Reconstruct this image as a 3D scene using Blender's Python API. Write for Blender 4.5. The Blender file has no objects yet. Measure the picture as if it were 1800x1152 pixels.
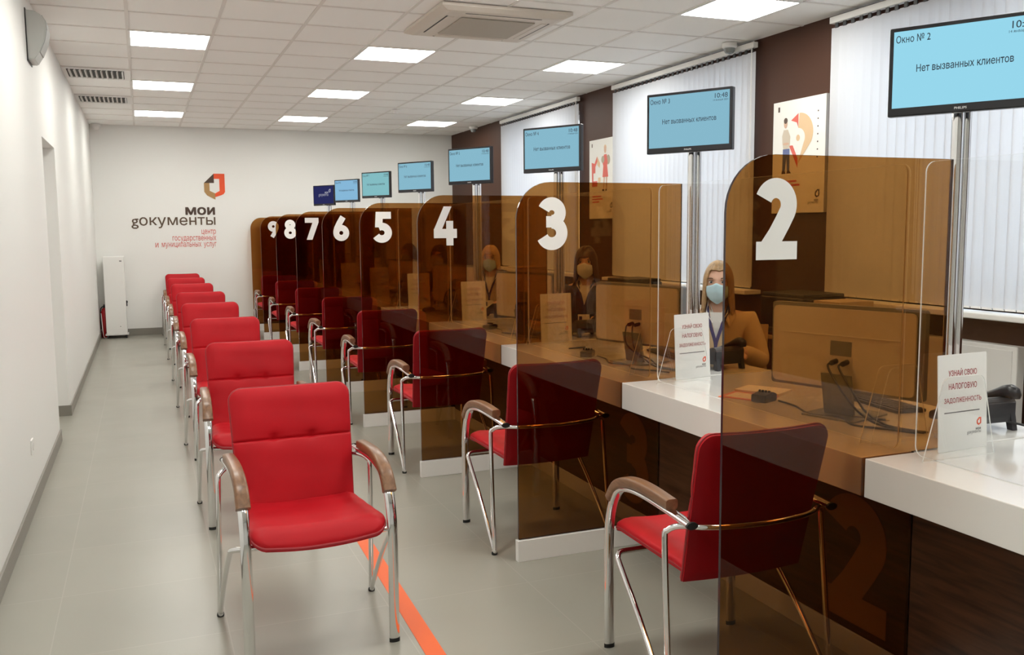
import bpy, bmesh, math, random
from mathutils import Vector, Matrix
random.seed(7)
PI = math.pi
C = bpy.context.scene.collection
S = bpy.context.scene

# ---------------------------------------------------------------- camera, light, exposure
YAW, PITCH, ROLL = 0.3824, -0.1073, -0.0087
cy_, sy_ = math.cos(YAW), math.sin(YAW); cp_, sp_ = math.cos(PITCH), math.sin(PITCH)
right = Vector((cy_, -sy_, 0)); fwd = Vector((sy_*cp_, cy_*cp_, sp_)); up = right.cross(fwd)
cr_, sr_ = math.cos(ROLL), math.sin(ROLL)
X = right*cr_ + up*sr_; Yv = -right*sr_ + up*cr_; Z = -fwd
cam_d = bpy.data.cameras.new('camera'); cam = bpy.data.objects.new('camera', cam_d); C.objects.link(cam)
cam_d.sensor_fit = 'HORIZONTAL'; cam_d.sensor_width = 36; cam_d.lens = 1605.5*36/1800; cam_d.clip_start = .05
M = Matrix((X, Yv, Z)).transposed().to_4x4(); M.translation = Vector((0, 0, 1.471)); cam.matrix_world = M
S.camera = cam
W = bpy.data.worlds.new('sky'); S.world = W; W.use_nodes = True
bg = W.node_tree.nodes['Background']; bg.inputs[0].default_value = (.78, .88, 1, 1); bg.inputs[1].default_value = 2.7
S.view_settings.view_transform = 'Standard'; S.view_settings.look = 'None'
S.view_settings.gamma = 1; S.view_settings.use_curve_mapping = False; S.view_settings.exposure = 0.0
S.cycles.transparent_max_bounces = 64; S.cycles.max_bounces = 24; S.cycles.diffuse_bounces = 8; S.cycles.glossy_bounces = 5
LIGHT = 20.5          # radiance of the ceiling light diffusers

# ---------------------------------------------------------------- materials
def mat(name, col, rough=.5, metal=0, spec=.5, coat=0, bump=0, bscale=200, var=0, vscale=8, coatr=.05, sheen=0):
    m = bpy.data.materials.new(name); m.use_nodes = True; nt = m.node_tree; p = nt.nodes['Principled BSDF']
    p.inputs['Base Color'].default_value = (*col, 1); p.inputs['Roughness'].default_value = rough
    p.inputs['Metallic'].default_value = metal; p.inputs['Specular IOR Level'].default_value = spec
    p.inputs['Coat Weight'].default_value = coat; p.inputs['Coat Roughness'].default_value = coatr
    tc = nt.nodes.new('ShaderNodeTexCoord')
    if bump:
        n = nt.nodes.new('ShaderNodeTexNoise'); n.inputs['Scale'].default_value = bscale
        b = nt.nodes.new('ShaderNodeBump'); b.inputs['Strength'].default_value = bump; b.inputs['Distance'].default_value = .004
        nt.links.new(tc.outputs['Object'], n.inputs['Vector']); nt.links.new(n.outputs[0], b.inputs['Height']); nt.links.new(b.outputs[0], p.inputs['Normal'])
    if var:
        n = nt.nodes.new('ShaderNodeTexNoise'); n.inputs['Scale'].default_value = vscale; n.inputs['Detail'].default_value = 4
        r = nt.nodes.new('ShaderNodeValToRGB')
        r.color_ramp.elements[0].position = .3; r.color_ramp.elements[1].position = .7
        r.color_ramp.elements[0].color = (*[c*(1-var) for c in col], 1); r.color_ramp.elements[1].color = (*[min(1, c*(1+var)) for c in col], 1)
        nt.links.new(tc.outputs['Object'], n.inputs['Vector']); nt.links.new(n.outputs[0], r.inputs[0]); nt.links.new(r.outputs[0], p.inputs['Base Color'])
    return m
def wood(name, a, b, scale, axis, rough=.35, coat=0):
    m = bpy.data.materials.new(name); m.use_nodes = True; nt = m.node_tree; p = nt.nodes['Principled BSDF']
    p.inputs['Roughness'].default_value = rough; p.inputs['Coat Weight'].default_value = coat; p.inputs['Coat Roughness'].default_value = .12
    tc = nt.nodes.new('ShaderNodeTexCoord'); mp = nt.nodes.new('ShaderNodeMapping'); mp.inputs['Scale'].default_value = axis
    n = nt.nodes.new('ShaderNodeTexNoise'); n.inputs['Scale'].default_value = scale; n.inputs['Detail'].default_value = 6; n.inputs['Distortion'].default_value = .6
    r = nt.nodes.new('ShaderNodeValToRGB'); r.color_ramp.elements[0].position = .32; r.color_ramp.elements[1].position = .68
    r.color_ramp.elements[0].color = (*a, 1); r.color_ramp.elements[1].color = (*b, 1)
    nt.links.new(tc.outputs['Object'], mp.inputs[0]); nt.links.new(mp.outputs[0], n.inputs['Vector']); nt.links.new(n.outputs[0], r.inputs[0]); nt.links.new(r.outputs[0], p.inputs['Base Color'])
    return m
def emit(name, col, s):
    m = bpy.data.materials.new(name); m.use_nodes = True; nt = m.node_tree; nt.nodes.clear()
    e = nt.nodes.new('ShaderNodeEmission'); e.inputs[0].default_value = (*col, 1); e.inputs[1].default_value = s
    o = nt.nodes.new('ShaderNodeOutputMaterial'); nt.links.new(e.outputs[0], o.inputs[0]); return m
def sheet(name, T, ior=1.45, rough=0.0, refl=1.0):
    m = bpy.data.materials.new(name); m.use_nodes = True; nt = m.node_tree; nt.nodes.clear()
    t = nt.nodes.new('ShaderNodeBsdfTransparent'); t.inputs[0].default_value = (*T, 1)
    g = nt.nodes.new('ShaderNodeBsdfGlossy'); g.inputs['Roughness'].default_value = rough; g.inputs[0].default_value = (refl, refl, refl, 1)
    f = nt.nodes.new('ShaderNodeFresnel'); ge = nt.nodes.new('ShaderNodeNewGeometry'); mr = nt.nodes.new('ShaderNodeMapRange')
    mr.inputs[3].default_value = ior; mr.inputs[4].default_value = 1/ior
    nt.links.new(ge.outputs['Backfacing'], mr.inputs[0]); nt.links.new(mr.outputs[0], f.inputs[0])
    x = nt.nodes.new('ShaderNodeMixShader'); o = nt.nodes.new('ShaderNodeOutputMaterial')
    nt.links.new(f.outputs[0], x.inputs[0]); nt.links.new(t.outputs[0], x.inputs[1]); nt.links.new(g.outputs[0], x.inputs[2]); nt.links.new(x.outputs[0], o.inputs[0])
    return m
def translucent(name, col, k):
    m = mat(name, col, .7); nt = m.node_tree; p = nt.nodes['Principled BSDF']
    t = nt.nodes.new('ShaderNodeBsdfTranslucent'); t.inputs[0].default_value = (*col, 1)
    x = nt.nodes.new('ShaderNodeMixShader'); x.inputs[0].default_value = k
    nt.links.new(p.outputs[0], x.inputs[1]); nt.links.new(t.outputs[0], x.inputs[2]); nt.links.new(x.outputs[0], nt.nodes['Material Output'].inputs[0])
    return m
def tiles(name):
    m = bpy.data.materials.new(name); m.use_nodes = True; nt = m.node_tree; p = nt.nodes['Principled BSDF']
    p.inputs['Specular IOR Level'].default_value = .5
    tc = nt.nodes.new('ShaderNodeTexCoord'); mp = nt.nodes.new('ShaderNodeMapping'); mp.inputs['Location'].default_value = (-.23+.6, -.4, 0)
    b = nt.nodes.new('ShaderNodeTexBrick'); b.offset = 0; b.inputs['Scale'].default_value = 1
    b.inputs['Brick Width'].default_value = .6; b.inputs['Row Height'].default_value = .6; b.inputs['Mortar Size'].default_value = .0022; b.inputs['Mortar Smooth'].default_value = .1
    b.inputs['Color1'].default_value = (.315, .305, .26, 1); b.inputs['Color2'].default_value = (.33, .32, .272, 1); b.inputs['Mortar'].default_value = (.375, .36, .315, 1)
    n = nt.nodes.new('ShaderNodeTexNoise'); n.inputs['Scale'].default_value = 3.5; n.inputs['Detail'].default_value = 5
    r = nt.nodes.new('ShaderNodeMapRange'); r.inputs[3].default_value = .26; r.inputs[4].default_value = .38
    nt.links.new(tc.outputs['Object'], mp.inputs[0]); nt.links.new(mp.outputs[0], b.inputs['Vector']); nt.links.new(b.outputs[0], p.inputs['Base Color'])
    nt.links.new(tc.outputs['Object'], n.inputs['Vector']); nt.links.new(n.outputs[0], r.inputs[0]); nt.links.new(r.outputs[0], p.inputs['Roughness'])
    return m

m_wall = mat('white paint', (.82, .82, .80), .55, bump=.05, bscale=60)
m_brown = mat('chocolate paint', (.062, .025, .014), .55, spec=.25, bump=.05, bscale=60)
m_ceil = mat('mineral ceiling tile', (.92, .915, .895), .9, bump=.12, bscale=140)
m_grid = mat('ceiling grid', (.76, .735, .705), .5)
m_floor = tiles('porcelain floor tile')
m_base = mat('grey skirting tile', (.24, .225, .195), .4)
m_plinth = mat('pale plinth', (.50, .47, .41), .45)
m_white = mat('white plastic', (.80, .79, .77), .35)
m_gloss = mat('white gloss laminate', (.84, .83, .81), .12, coat=.5)
m_chrome = mat('chrome', (.82, .82, .83), .07, metal=1)
m_steel = mat('brushed steel', (.6, .6, .6), .28, metal=1)
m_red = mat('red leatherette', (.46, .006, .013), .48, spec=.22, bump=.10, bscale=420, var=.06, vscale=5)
m_red_shade = mat('red leatherette with painted shade', (.25, .003, .008), .5, spec=.2, bump=.10, bscale=420)  # partition shade painted in: darker red on backrest rear and seat underside
m_redp = mat('red piping', (.30, .007, .014), .45)
m_arm = wood('walnut armrest', (.15, .068, .031), (.26, .132, .066), 9, (6, 1, 6), .38, .1)
m_kick = wood('dark wenge panel', (.030, .012, .006), (.085, .035, .017), 5, (6, .8, 9), .35, .1)
m_tannum = mat('tan counter numeral', (.26, .125, .052), .4)  # large tan numeral laid on each counter front
m_black = mat('black plastic', (.012, .012, .014), .35)
m_matt = mat('charcoal plastic', (.035, .036, .04), .45)
m_bez = mat('glossy black bezel', (.010, .010, .014), .22)
m_rubber = mat('black rubber', (.01, .01, .01), .6)
m_panel = sheet('brown tinted acrylic', (.615, .412, .205))
m_pedge = mat('acrylic edge', (.028, .016, .02), .12)
m_clear = sheet('clear acrylic', (.985, .988, .985), 1.35)
m_cedge = translucent('bright acrylic edge', (.86, .88, .87), .4)
m_num = mat('white vinyl', (.82, .81, .79), .45)
m_silver = mat('silver casing', (.78, .77, .75), .3)
m_sframe = mat('grey frame', (.26, .28, .30), .35, metal=.5)
m_smoke = mat('grey stand', (.22, .24, .24), .2)
m_orange = mat('orange tape', (.85, .13, .02), .45)
m_logo_o = mat('logo orange', (.80, .085, .018), .5)
m_logo_t = mat('logo tan', (.42, .24, .09), .5)
m_logo_b = mat('logo brown', (.065, .036, .024), .5)
m_ltxt = mat('letter brown', (.10, .06, .035), .5)
m_rtxt = mat('letter red', (.62, .09, .075), .5)
m_paper = mat('white paper', (.84, .83, .81), .5)
m_ink = mat('dark red ink', (.36, .012, .03), .5)
m_gink = mat('grey ink', (.18, .17, .17), .5)
m_screen = emit('blue screen', (.24, .48, .60), 1.0)
m_screen1 = emit('bright blue screen', (.31, .68, .84), 1.0)
m_screen2 = emit('cool screen', (.25, .50, .72), .95)
m_screen3 = emit('teal screen', (.24, .53, .57), .95)
m_navy = emit('navy screen', (.022, .025, .10), 1.0)
m_stxt = mat('screen lettering', (.012, .03, .06), .6)
m_swht = emit('pale lettering', (.5, .5, .6), .8)
m_brand = mat('brand lettering', (.6, .6, .62), .4)
m_glass = sheet('window glass', (.96, .98, .98), 1.45)
m_blind = translucent('blind fabric', (.82, .83, .86), .45)
m_light = emit('lit diffuser', (1, .99, .915), LIGHT)
m_skin = mat('skin', (.62, .36, .26), .5)
m_mask = mat('blue mask fabric', (.46, .66, .74), .8, bump=.1, bscale=300)
m_maskw = mat('white mask fabric', (.72, .76, .76), .8, bump=.1, bscale=300)
m_tan = mat('tan jacket', (.74, .57, .36), .8, bump=.15, bscale=300)
m_dark = mat('navy jacket', (.035, .035, .05), .8, bump=.15, bscale=300)
m_cream = mat('cream cardigan', (.60, .50, .38), .8, bump=.15, bscale=300)
m_trous = mat('black trousers', (.02, .02, .024), .8)
m_shirt = mat('white shirt', (.78, .77, .74), .7)
m_scarf = mat('navy ribbon', (.03, .03, .12), .6)
m_blond = mat('blonde hair', (.36, .225, .11), .42, var=.35, vscale=40)
m_strawb = mat('light blonde hair', (.50, .30, .13), .45, var=.3, vscale=40)
m_brunet = mat('dark brown hair', (.045, .016, .012), .4, var=.4, vscale=40)
m_eye = mat('eye white', (.75, .73, .70), .2)
m_iris = mat('iris', (.05, .06, .07), .2)
m_brow = mat('eyebrow', (.12, .07, .04), .7)
m_chairw = mat('tan plywood', (.46, .30, .15), .4, var=.1)
m_exting = mat('red enamel', (.5, .015, .02), .25)
m_grey = mat('speaker grille', (.40, .41, .40), .5, bump=.4, bscale=500)
m_spk = mat('pale grey plastic', (.50, .51, .49), .4)
m_cable = mat('black cable', (.008, .008, .009), .45)
m_vent = mat('vent dark', (.06, .06, .055), .8)
m_cass = mat('ivory plastic', (.66, .60, .53), .45)
m_cassg = mat('intake mesh', (.44, .40, .34), .7, bump=.5, bscale=260)
m_p1 = mat('poster tan', (.66, .46, .27), .35); m_p2 = mat('poster red', (.66, .12, .09), .35); m_p3 = mat('poster jeans', (.11, .14, .30), .4)
m_p4 = mat('poster shirt', (.56, .48, .38), .4); m_p5 = mat('poster dark', (.08, .045, .03), .4); m_p6 = mat('poster skin', (.60, .38, .27), .4); m_p7 = mat('poster flowers', (.38, .33, .24), .4)
m_post = mat('poster print', (.80, .79, .75), .15)
m_door = mat('door leaf', (.72, .71, .69), .4)

# ---------------------------------------------------------------- helpers
def obj(name, bm, mats, parent=None, smooth=False, loc=None, recalc=True):
    if recalc: bmesh.ops.recalc_face_normals(bm, faces=bm.faces)
    me = bpy.data.meshes.new(name); bm.to_mesh(me); bm.free()
    for m in (mats if isinstance(mats, (list, tuple)) else [mats]): me.materials.append(m)
    if smooth:
        for p in me.polygons: p.use_smooth = True
        try: me.set_sharp_from_angle(angle=math.radians(40))
        except Exception: pass
    o = bpy.data.objects.new(name, me); C.objects.link(o)
    if parent: o.parent = parent
    if loc is not None: o.location = loc
    return o
def tag(o, label, cat, group=None):
    o['label'] = label; o['category'] = cat
    if group: o['group'] = group
    return o
def thing(name, label, cat, loc=(0, 0, 0), rz=0, group=None):
    o = bpy.data.objects.new(name, None); C.objects.link(o); o.location = loc; o.rotation_euler = (0, 0, rz); o.empty_display_size = .1
    return tag(o, label, cat, group)
def struct(name, bm, m, parent=None, smooth=False):
    o = obj(name, bm, m, parent, smooth)
    if not parent: o['kind'] = 'structure'
    return o
def dup(o, parent=None, loc=None, rz=None, label=None, group=None):
    c = o.copy(); C.objects.link(c)
    if parent: c.parent = parent
    if loc is not None: c.location = loc
    if rz is not None: c.rotation_euler = (0, 0, rz)
    if label: c['label'] = label
    if group: c['group'] = group
    for ch in list(o.children): dup(ch, c)
    return c
def box(bm, x0, x1, y0, y1, z0, z1, bev=0, mi=0, seg=2):
    r = bmesh.ops.create_cube(bm, size=1); vs = r['verts']
    for v in vs: v.co = Vector((x0+(v.co.x+.5)*(x1-x0), y0+(v.co.y+.5)*(y1-y0), z0+(v.co.z+.5)*(z1-z0)))
    fs = set(f for v in vs for f in v.link_faces)
    for f in fs: f.material_index = mi
    if bev:
        es = list(set(e for v in vs for e in v.link_edges))
        bmesh.ops.bevel(bm, geom=es, offset=bev, segments=seg, profile=.5, affect='EDGES')
    return vs
def B(*a, **k):
    bm = bmesh.new(); box(bm, *a, **k); return bm
def smoothpath(pts, n=4):
    pts = [Vector(p) for p in pts]; out = []
    for i in range(len(pts)-1):
        p0 = pts[max(i-1, 0)]; p1 = pts[i]; p2 = pts[i+1]; p3 = pts[min(i+2, len(pts)-1)]
        for k in range(n):
            t = k/n
            out.append(.5*((2*p1)+(-p0+p2)*t+(2*p0-5*p1+4*p2-p3)*t*t+(-p0+3*p1-3*p2+p3)*t**3))
    out.append(pts[-1]); return out
def tube(bm, pts, r, seg=12, rb=None, n=1, refv=None, mi=0):
    if n > 1: pts = smoothpath(pts, n)
    pts = [Vector(p) for p in pts]; rings = []; prev = None
    for i, p in enumerate(pts):
        t = (pts[min(i+1, len(pts)-1)]-pts[max(i-1, 0)]).normalized()
        if refv is not None: a = (Vector(refv)-t*t.dot(Vector(refv))).normalized()
        elif prev is None:
            a = Vector((0, 0, 1)) if abs(t.z) < .9 else Vector((1, 0, 0)); a = (a-t*a.dot(t)).normalized()
        else: a = (prev-t*prev.dot(t)).normalized()
        prev = a; b = t.cross(a); ra = r[i] if isinstance(r, list) else r; rbb = ra if rb is None else rb
        rings.append([bm.verts.new(p+a*ra*math.cos(2*PI*k/seg)+b*rbb*math.sin(2*PI*k/seg)) for k in range(seg)])
    for i in range(len(rings)-1):
        for k in range(seg):
            bm.faces.new((rings[i][k], rings[i][(k+1) % seg], rings[i+1][(k+1) % seg], rings[i+1][k])).material_index = mi
    bm.faces.new(rings[0]).material_index = mi; bm.faces.new(rings[-1]).material_index = mi
def T(pts, r, **k):
    bm = bmesh.new(); tube(bm, pts, r, **k); return bm
def cyl(bm, c, r, h, seg=24, r2=None):
    tube(bm, [(c[0], c[1], c[2]), (c[0], c[1], c[2]+h)], [r, r if r2 is None else r2], seg=seg, refv=(1, 0, 0))
def lathe(bm, prof, c=(0, 0, 0), seg=28, ax='z', sq=1):
    rings = []
    for (r, z) in prof:
        rg = []
        for k in range(seg):
            a = 2*PI*k/seg; x, y = r*math.cos(a), r*math.sin(a)*sq
            v = (x, y, z) if ax == 'z' else ((z, x, y) if ax == 'x' else (x, z, y))
            rg.append(bm.verts.new(Vector(v)+Vector(c)))
        rings.append(rg)
    for i in range(len(rings)-1):
        for k in range(seg): bm.faces.new((rings[i][k], rings[i][(k+1) % seg], rings[i+1][(k+1) % seg], rings[i+1][k]))
    bm.faces.new(rings[0]); bm.faces.new(rings[-1])
def prism(bm, poly, mx, depth, mi=0, mside=None):
    """2D outline in a plane (matrix mx: columns x, y, normal, origin) given a thickness along the normal"""
    a = [bm.verts.new(mx @ Vector((p[0], p[1], 0))) for p in poly]; b = [bm.verts.new(mx @ Vector((p[0], p[1], depth))) for p in poly]
    bm.faces.new(a).material_index = mi; bm.faces.new(b).material_index = mi
    n = len(poly)
    for i in range(n): bm.faces.new((a[i], a[(i+1) % n], b[(i+1) % n], b[i])).material_index = mi if mside is None else mside
def frame(o, x, y):
    x = Vector(x).normalized(); y = Vector(y).normalized(); z = x.cross(y)
    m = Matrix((x, y, z)).transposed().to_4x4(); m.translation = Vector(o); return m
def rrect(x0, x1, y0, y1, r, corners='abcd', n=6):
    out = []
    for key, cx, cyy, a0 in (('a', x0+r, y0+r, PI), ('b', x1-r, y0+r, 1.5*PI), ('c', x1-r, y1-r, 0), ('d', x0+r, y1-r, .5*PI)):
        if key in corners: out += [(cx+r*math.cos(a0+.5*PI*k/n), cyy+r*math.sin(a0+.5*PI*k/n)) for k in range(n+1)]
        else: out.append((x0 if key in 'ad' else x1, y0 if key in 'ab' else y1))
    return out
_txt = {}
def _glyphs(txt, bold, rows):
    """letter outlines of the built-in font, filled band by band (non-zero winding, so overlapping strokes merge)"""
    cu = bpy.data.curves.new('lettering', 'FONT'); cu.body = txt
    ob = bpy.data.objects.new('lettering', cu); C.objects.link(ob)
    dg = bpy.context.evaluated_depsgraph_get(); c = ob.evaluated_get(dg).to_curve(dg); loops = []
    for sp in c.splines:
        bp = sp.bezier_points; n = len(bp); pts = []
        for i in range(n):
            p, q = bp[i], bp[(i+1) % n]; a, b_, c_, d_ = p.co, p.handle_right, q.handle_left, q.co
            straight = (b_-a).cross(d_-a).length < 1e-6 and (c_-a).cross(d_-a).length < 1e-6
            for k in range(1 if straight else 5):
                t = k/5; u = 1-t; v = a*u**3+b_*3*u*u*t+c_*3*u*t*t+d_*t**3; pts.append((v.x, v.y))
        loops.append(pts)
    ob.to_curve_clear(); bpy.data.objects.remove(ob); bpy.data.curves.remove(cu)
    if bold:
        sh = [(0, 0)]+[(bold*x, bold*y) for x, y in ((1, 0), (-1, 0), (0, 1), (0, -1), (.86, .86), (.86, -.86), (-.86, .86), (-.86, -.86))]
        loops = [[(x+dx, y+dy) for x, y in l] for l in loops for dx, dy in sh]
    ed = []
    for l in loops:
        for i in range(len(l)):
            (x0, y0), (x1, y1) = l[i], l[(i+1) % len(l)]
            if abs(y1-y0) > 1e-7: ed.append((x0, y0, x1, y1, 1) if y1 > y0 else (x1, y1, x0, y0, -1))
    ys = [e[1] for e in ed]+[e[3] for e in ed]; ya, yb = min(ys), max(ys); q = (yb-ya)/min(rows, 90)
    if len(set(round(y, 5) for y in ys)) > rows: lv = sorted(set(ya+q*round((y-ya)/q) for y in ys))
    else: lv = sorted(set(round(y, 6) for y in ys))
    lv2 = []
    for i, y in enumerate(lv):
        if lv2 and y-lv2[-1] > q*1.5:
            k = int((y-lv2[-1])/q); y0 = lv2[-1]; lv2 += [y0+(y-y0)*j/(k+1) for j in range(1, k+1)]
        lv2.append(y)
    vs, fs = [], []
    for a, b in zip(lv2, lv2[1:]):
        if b-a < 1e-6: continue
        m = (a+b)/2; act = []
        for x0, y0, x1, y1, d in ed:
            if y0 < m < y1:
                f = lambda y: x0+(x1-x0)*(min(max(y, y0), y1)-y0)/(y1-y0)
                act.append((f(m), f(a), f(b), d))
        act.sort(); w = 0
        for e in act:
            if w == 0: st = e
            w += e[3]
            if w == 0:
                i = len(vs); vs += [(st[1], a), (e[1], a), (e[2], b), (st[2], b)]; fs.append((i, i+1, i+2, i+3))
    return [Vector((x, y)) for x, y in vs], fs
def text(bm, s, mx, w=None, h=None, x0=0, y0=0, bold=0.0, align='l', depth=.0012, mi=0, rows=26):
    """lettering fitted to width w and/or letter-box height h, lower left corner (or right / middle) at x0, y0"""
    key = (s, bold, rows)
    if key not in _txt: _txt[key] = _glyphs(s, bold, rows)
    vs, fs = _txt[key]
    xa = min(v.x for v in vs); xb = max(v.x for v in vs); ya = min(v.y for v in vs); yb = max(v.y for v in vs)
    sx = w/(xb-xa) if w else None; sy = h/(yb-ya) if h else None
    sx = sx or sy; sy = sy or sx
    off = {'l': 0, 'r': -(xb-xa)*sx, 'c': -(xb-xa)*sx/2}[align]
    new = [bm.verts.new(mx @ Vector(((v.x-xa)*sx+x0+off, (v.y-ya)*sy+y0, depth))) for v in vs]
    for f in fs: bm.faces.new([new[i] for i in f]).material_index = mi
    bmesh.ops.remove_doubles(bm, verts=new, dist=1e-6)
def digit(bm, ch, mx, x0, y0, w, h, depth):
    """heavy numeral built of broad strokes, in a box w x h with its lower left corner at x0, y0"""
    t = .122; q = []; grp = []
    def stroke(pts, tt=t):
        n = len(pts); L = []; ring = math.hypot(pts[0][0]-pts[-1][0], pts[0][1]-pts[-1][1]) < 1e-4
        for i, p in enumerate(pts):
            a, b = (pts[(i-1) % (n-1)], pts[(i+1) % (n-1)]) if ring else (pts[max(i-1, 0)], pts[min(i+1, n-1)]); dx, dy = b[0]-a[0], b[1]-a[1]; l = math.hypot(dx, dy)
            L.append(((p[0]-dy/l*tt, p[1]+dx/l*tt), (p[0]+dy/l*tt, p[1]-dx/l*tt)))
        g = (max(grp)+1) if grp else 0
        for (a, b), (c, d) in zip(L, L[1:]): q.append([a, b, d, c]); grp.append(g)
    arc = lambda cx, cy, rx, ry, a0, a1, n=28: [(cx+rx*math.cos(math.radians(a0+(a1-a0)*k/n)), cy+ry*math.sin(math.radians(a0+(a1-a0)*k/n))) for k in range(n+1)]
    def poly(f): grp.append((max(grp)+1) if grp else 0); q.append(f)
    rect = lambda xa, ya, xb, yb: poly([(xa, ya), (xb, ya), (xb, yb), (xa, yb)])
    six = lambda: (stroke(arc(.33, .325, .205, .203, 0, 360, 41)), stroke([(.126, .30), (.128, .40), (.165, .52), (.26, .71), (.42, .97)]))
    if ch == '2':
        stroke(arc(.315, .675, .195, .203, 158, -28, 24)+[(.42, .46), (.32, .30), (.18, .12)]); rect(.03, 0, .65, .225)
    elif ch == '3':
        stroke(arc(.29, .712, .18, .168, 158, -90)); stroke(arc(.29, .327, .215, .205, 90, -156)); rect(.17, .43, .30, .645)
    elif ch == '4':
        poly([(.36, 1), (.64, 1), (.28, .40), (0, .40)]); rect(0, .34, .28, .41); rect(0, .19, .82, .425); rect(.44, 0, .69, .63)
    elif ch == '5':
        rect(.10, .775, .60, 1); poly([(.10, 1), (.335, 1), (.31, .50), (.065, .50)]); stroke(arc(.285, .325, .215, .203, 118, -150))
    elif ch == '6': six()
    elif ch == '7': rect(0, .775, .64, 1); poly([(.36, .80), (.64, .80), (.33, 0), (.06, 0)])
    elif ch == '8': stroke(arc(.33, .735, .165, .143, 0, 360, 37)); stroke(arc(.33, .315, .21, .193, 0, 360, 37))
    elif ch == '9':
        six(); q[:] = [[(.66-x, 1-y) for x, y in f] for f in q]
    xs = [p[0] for f in q for p in f]; ys = [p[1] for f in q for p in f]; ax, bx, ay, by = min(xs), max(xs), min(ys), max(ys)
    for k, f in enumerate(q): bm.faces.new([bm.verts.new(mx @ Vector((x0+(x-ax)/(bx-ax)*w, y0+(y-ay)/(by-ay)*h, depth+grp[k]*.00012))) for x, y in f])
def lettering(name, m, parent, mx, s, **k):
    bm = bmesh.new(); text(bm, s, mx, **k); return obj(name, bm, m, parent)
def bake(o, name, mats, parent=None, smooth=True):
    """turn an object with modifiers into a plain mesh object"""
    dg = bpy.context.evaluated_depsgraph_get(); dg.update()
    me = bpy.data.meshes.new_from_object(o.evaluated_get(dg)); old = o.data; bpy.data.objects.remove(o); bpy.data.meshes.remove(old)
    me.materials.clear(); me.name = name
    for m in (mats if isinstance(mats, (list, tuple)) else [mats]): me.materials.append(m)
    for p in me.polygons: p.use_smooth = smooth; p.material_index = 0
    n = bpy.data.objects.new(name, me); C.objects.link(n)
    if parent: n.parent = parent
    return n

# ---------------------------------------------------------------- dimensions
XL, XR, YB, YF, H = -.606, 4.665, 14.117, -2.6, 2.968
PY = {n: 2.122+1.5188*(n-2) for n in range(1, 10)}; PY[10] = 13.98
PX0, PX1, PXK, CX0, CX1, CZ, CT = 1.4865, 2.31, 2.2, 2.0, 2.84, .77, .12

# ---------------------------------------------------------------- room
struct('floor', B(XL-.4, XR+.3, YF-.1, YB+.1, -.1, 0), m_floor)
struct('ceiling', B(XL-.4, XR+.3, YF-.1, YB+.1, H, H+.1), m_ceil)
bm = bmesh.new()
gx = [-.026+.6*k for k in range(0, 8)]; gy = [.31-.6*4+.6*k for k in range(0, 28)]
for x in gx: box(bm, x-.012, x+.012, YF, YB, H-.005, H)
for y in gy:
    if YF < y < YB: box(bm, XL, XR, y-.012, y+.012, H-.0045, H)
struct('trim_1', bm, m_grid)
# left wall with a door opening
DY0, DY1, DZ = 7.12, 8.1, 2.135
bm = bmesh.new()
box(bm, XL-.25, XL, YF, DY0, 0, H); box(bm, XL-.25, XL, DY1, YB, 0, H); box(bm, XL-.25, XL, DY0, DY1, DZ, H)
struct('wall_left', bm, m_wall)
d = struct('door_1', B(XL-.235, XL-.19, DY0, DY1, 0.004, DZ, bev=.002), m_door)
bm = bmesh.new(); tube(bm, [(XL-.19, DY0+.1, 1.0), (XL-.14, DY0+.1, 1.0), (XL-.135, DY0+.22, 1.0)], .009, n=3); obj('door_handle', bm, m_steel, d, True)
struct('wall_back', B(XL-.25, XR+.25, YB, YB+.2, 0, H), m_wall)
struct('wall_front', B(XL-.25, XR+.25, YF-.2, YF, 0, H), m_wall)
# right wall: piers and aprons around windows
WINS = [(-.25, 2.1), (2.95, 5.32), (6.21, 8.58), (9.415, 11.785)]
WZ0, WZ1 = .96, 2.80
bm = bmesh.new(); prev = YF
for a, b in WINS:
    box(bm, XR, XR+.3, prev, a+.08, 0, H); box(bm, XR, XR+.3, a+.08, b-.08, 0, WZ0); box(bm, XR, XR+.3, a+.08, b-.08, WZ1, H); prev = b-.08
box(bm, XR, XR+.3, prev, YB, 0, H)
struct('wall_right', bm, m_brown)
for i, (a, b) in enumerate(WINS):
    a, b = a+.08, b-.08; x0 = XR+.16
    bm = bmesh.new()
    for yy in (a, (a+b)/2-.03, b-.06): box(bm, x0, x0+.06, yy, yy+.06, WZ0, WZ1)
    for zz in (WZ0, WZ1-.06): box(bm, x0, x0+.06, a+.06, b-.06, zz, zz+.06)
    w = struct('window_%d' % (i+1), bm, m_white)
    bm = bmesh.new(); box(bm, x0+.02, x0+.04, a+.06, (a+b)/2-.03, WZ0+.06, WZ1-.06); box(bm, x0+.02, x0+.04, (a+b)/2+.03, b-.06, WZ0+.06, WZ1-.06); obj('pane', bm, m_glass, w)
    obj('window_sill', B(XR-.16, x0, a-.14, b+.14, WZ0-.035, WZ0, bev=.006), m_white, w)
def skirt(name, bm): struct(name, bm, m_base)
bm = bmesh.new(); box(bm, XL, XL+.012, YF, DY0, 0, .085, bev=.002); box(bm, XL, XL+.012, DY1, YB, 0, .085, bev=.002)
box(bm, XL-.19, XL+.012, DY1-.012, DY1, 0, .085); skirt('baseboard_left', bm)
skirt('baseboard_back', B(XL+.012, XR, YB-.012, YB, 0, .10, bev=.002))
skirt('baseboard_right', B(XR-.012, XR, YF, YB-.012, 0, .085, bev=.002))

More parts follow.
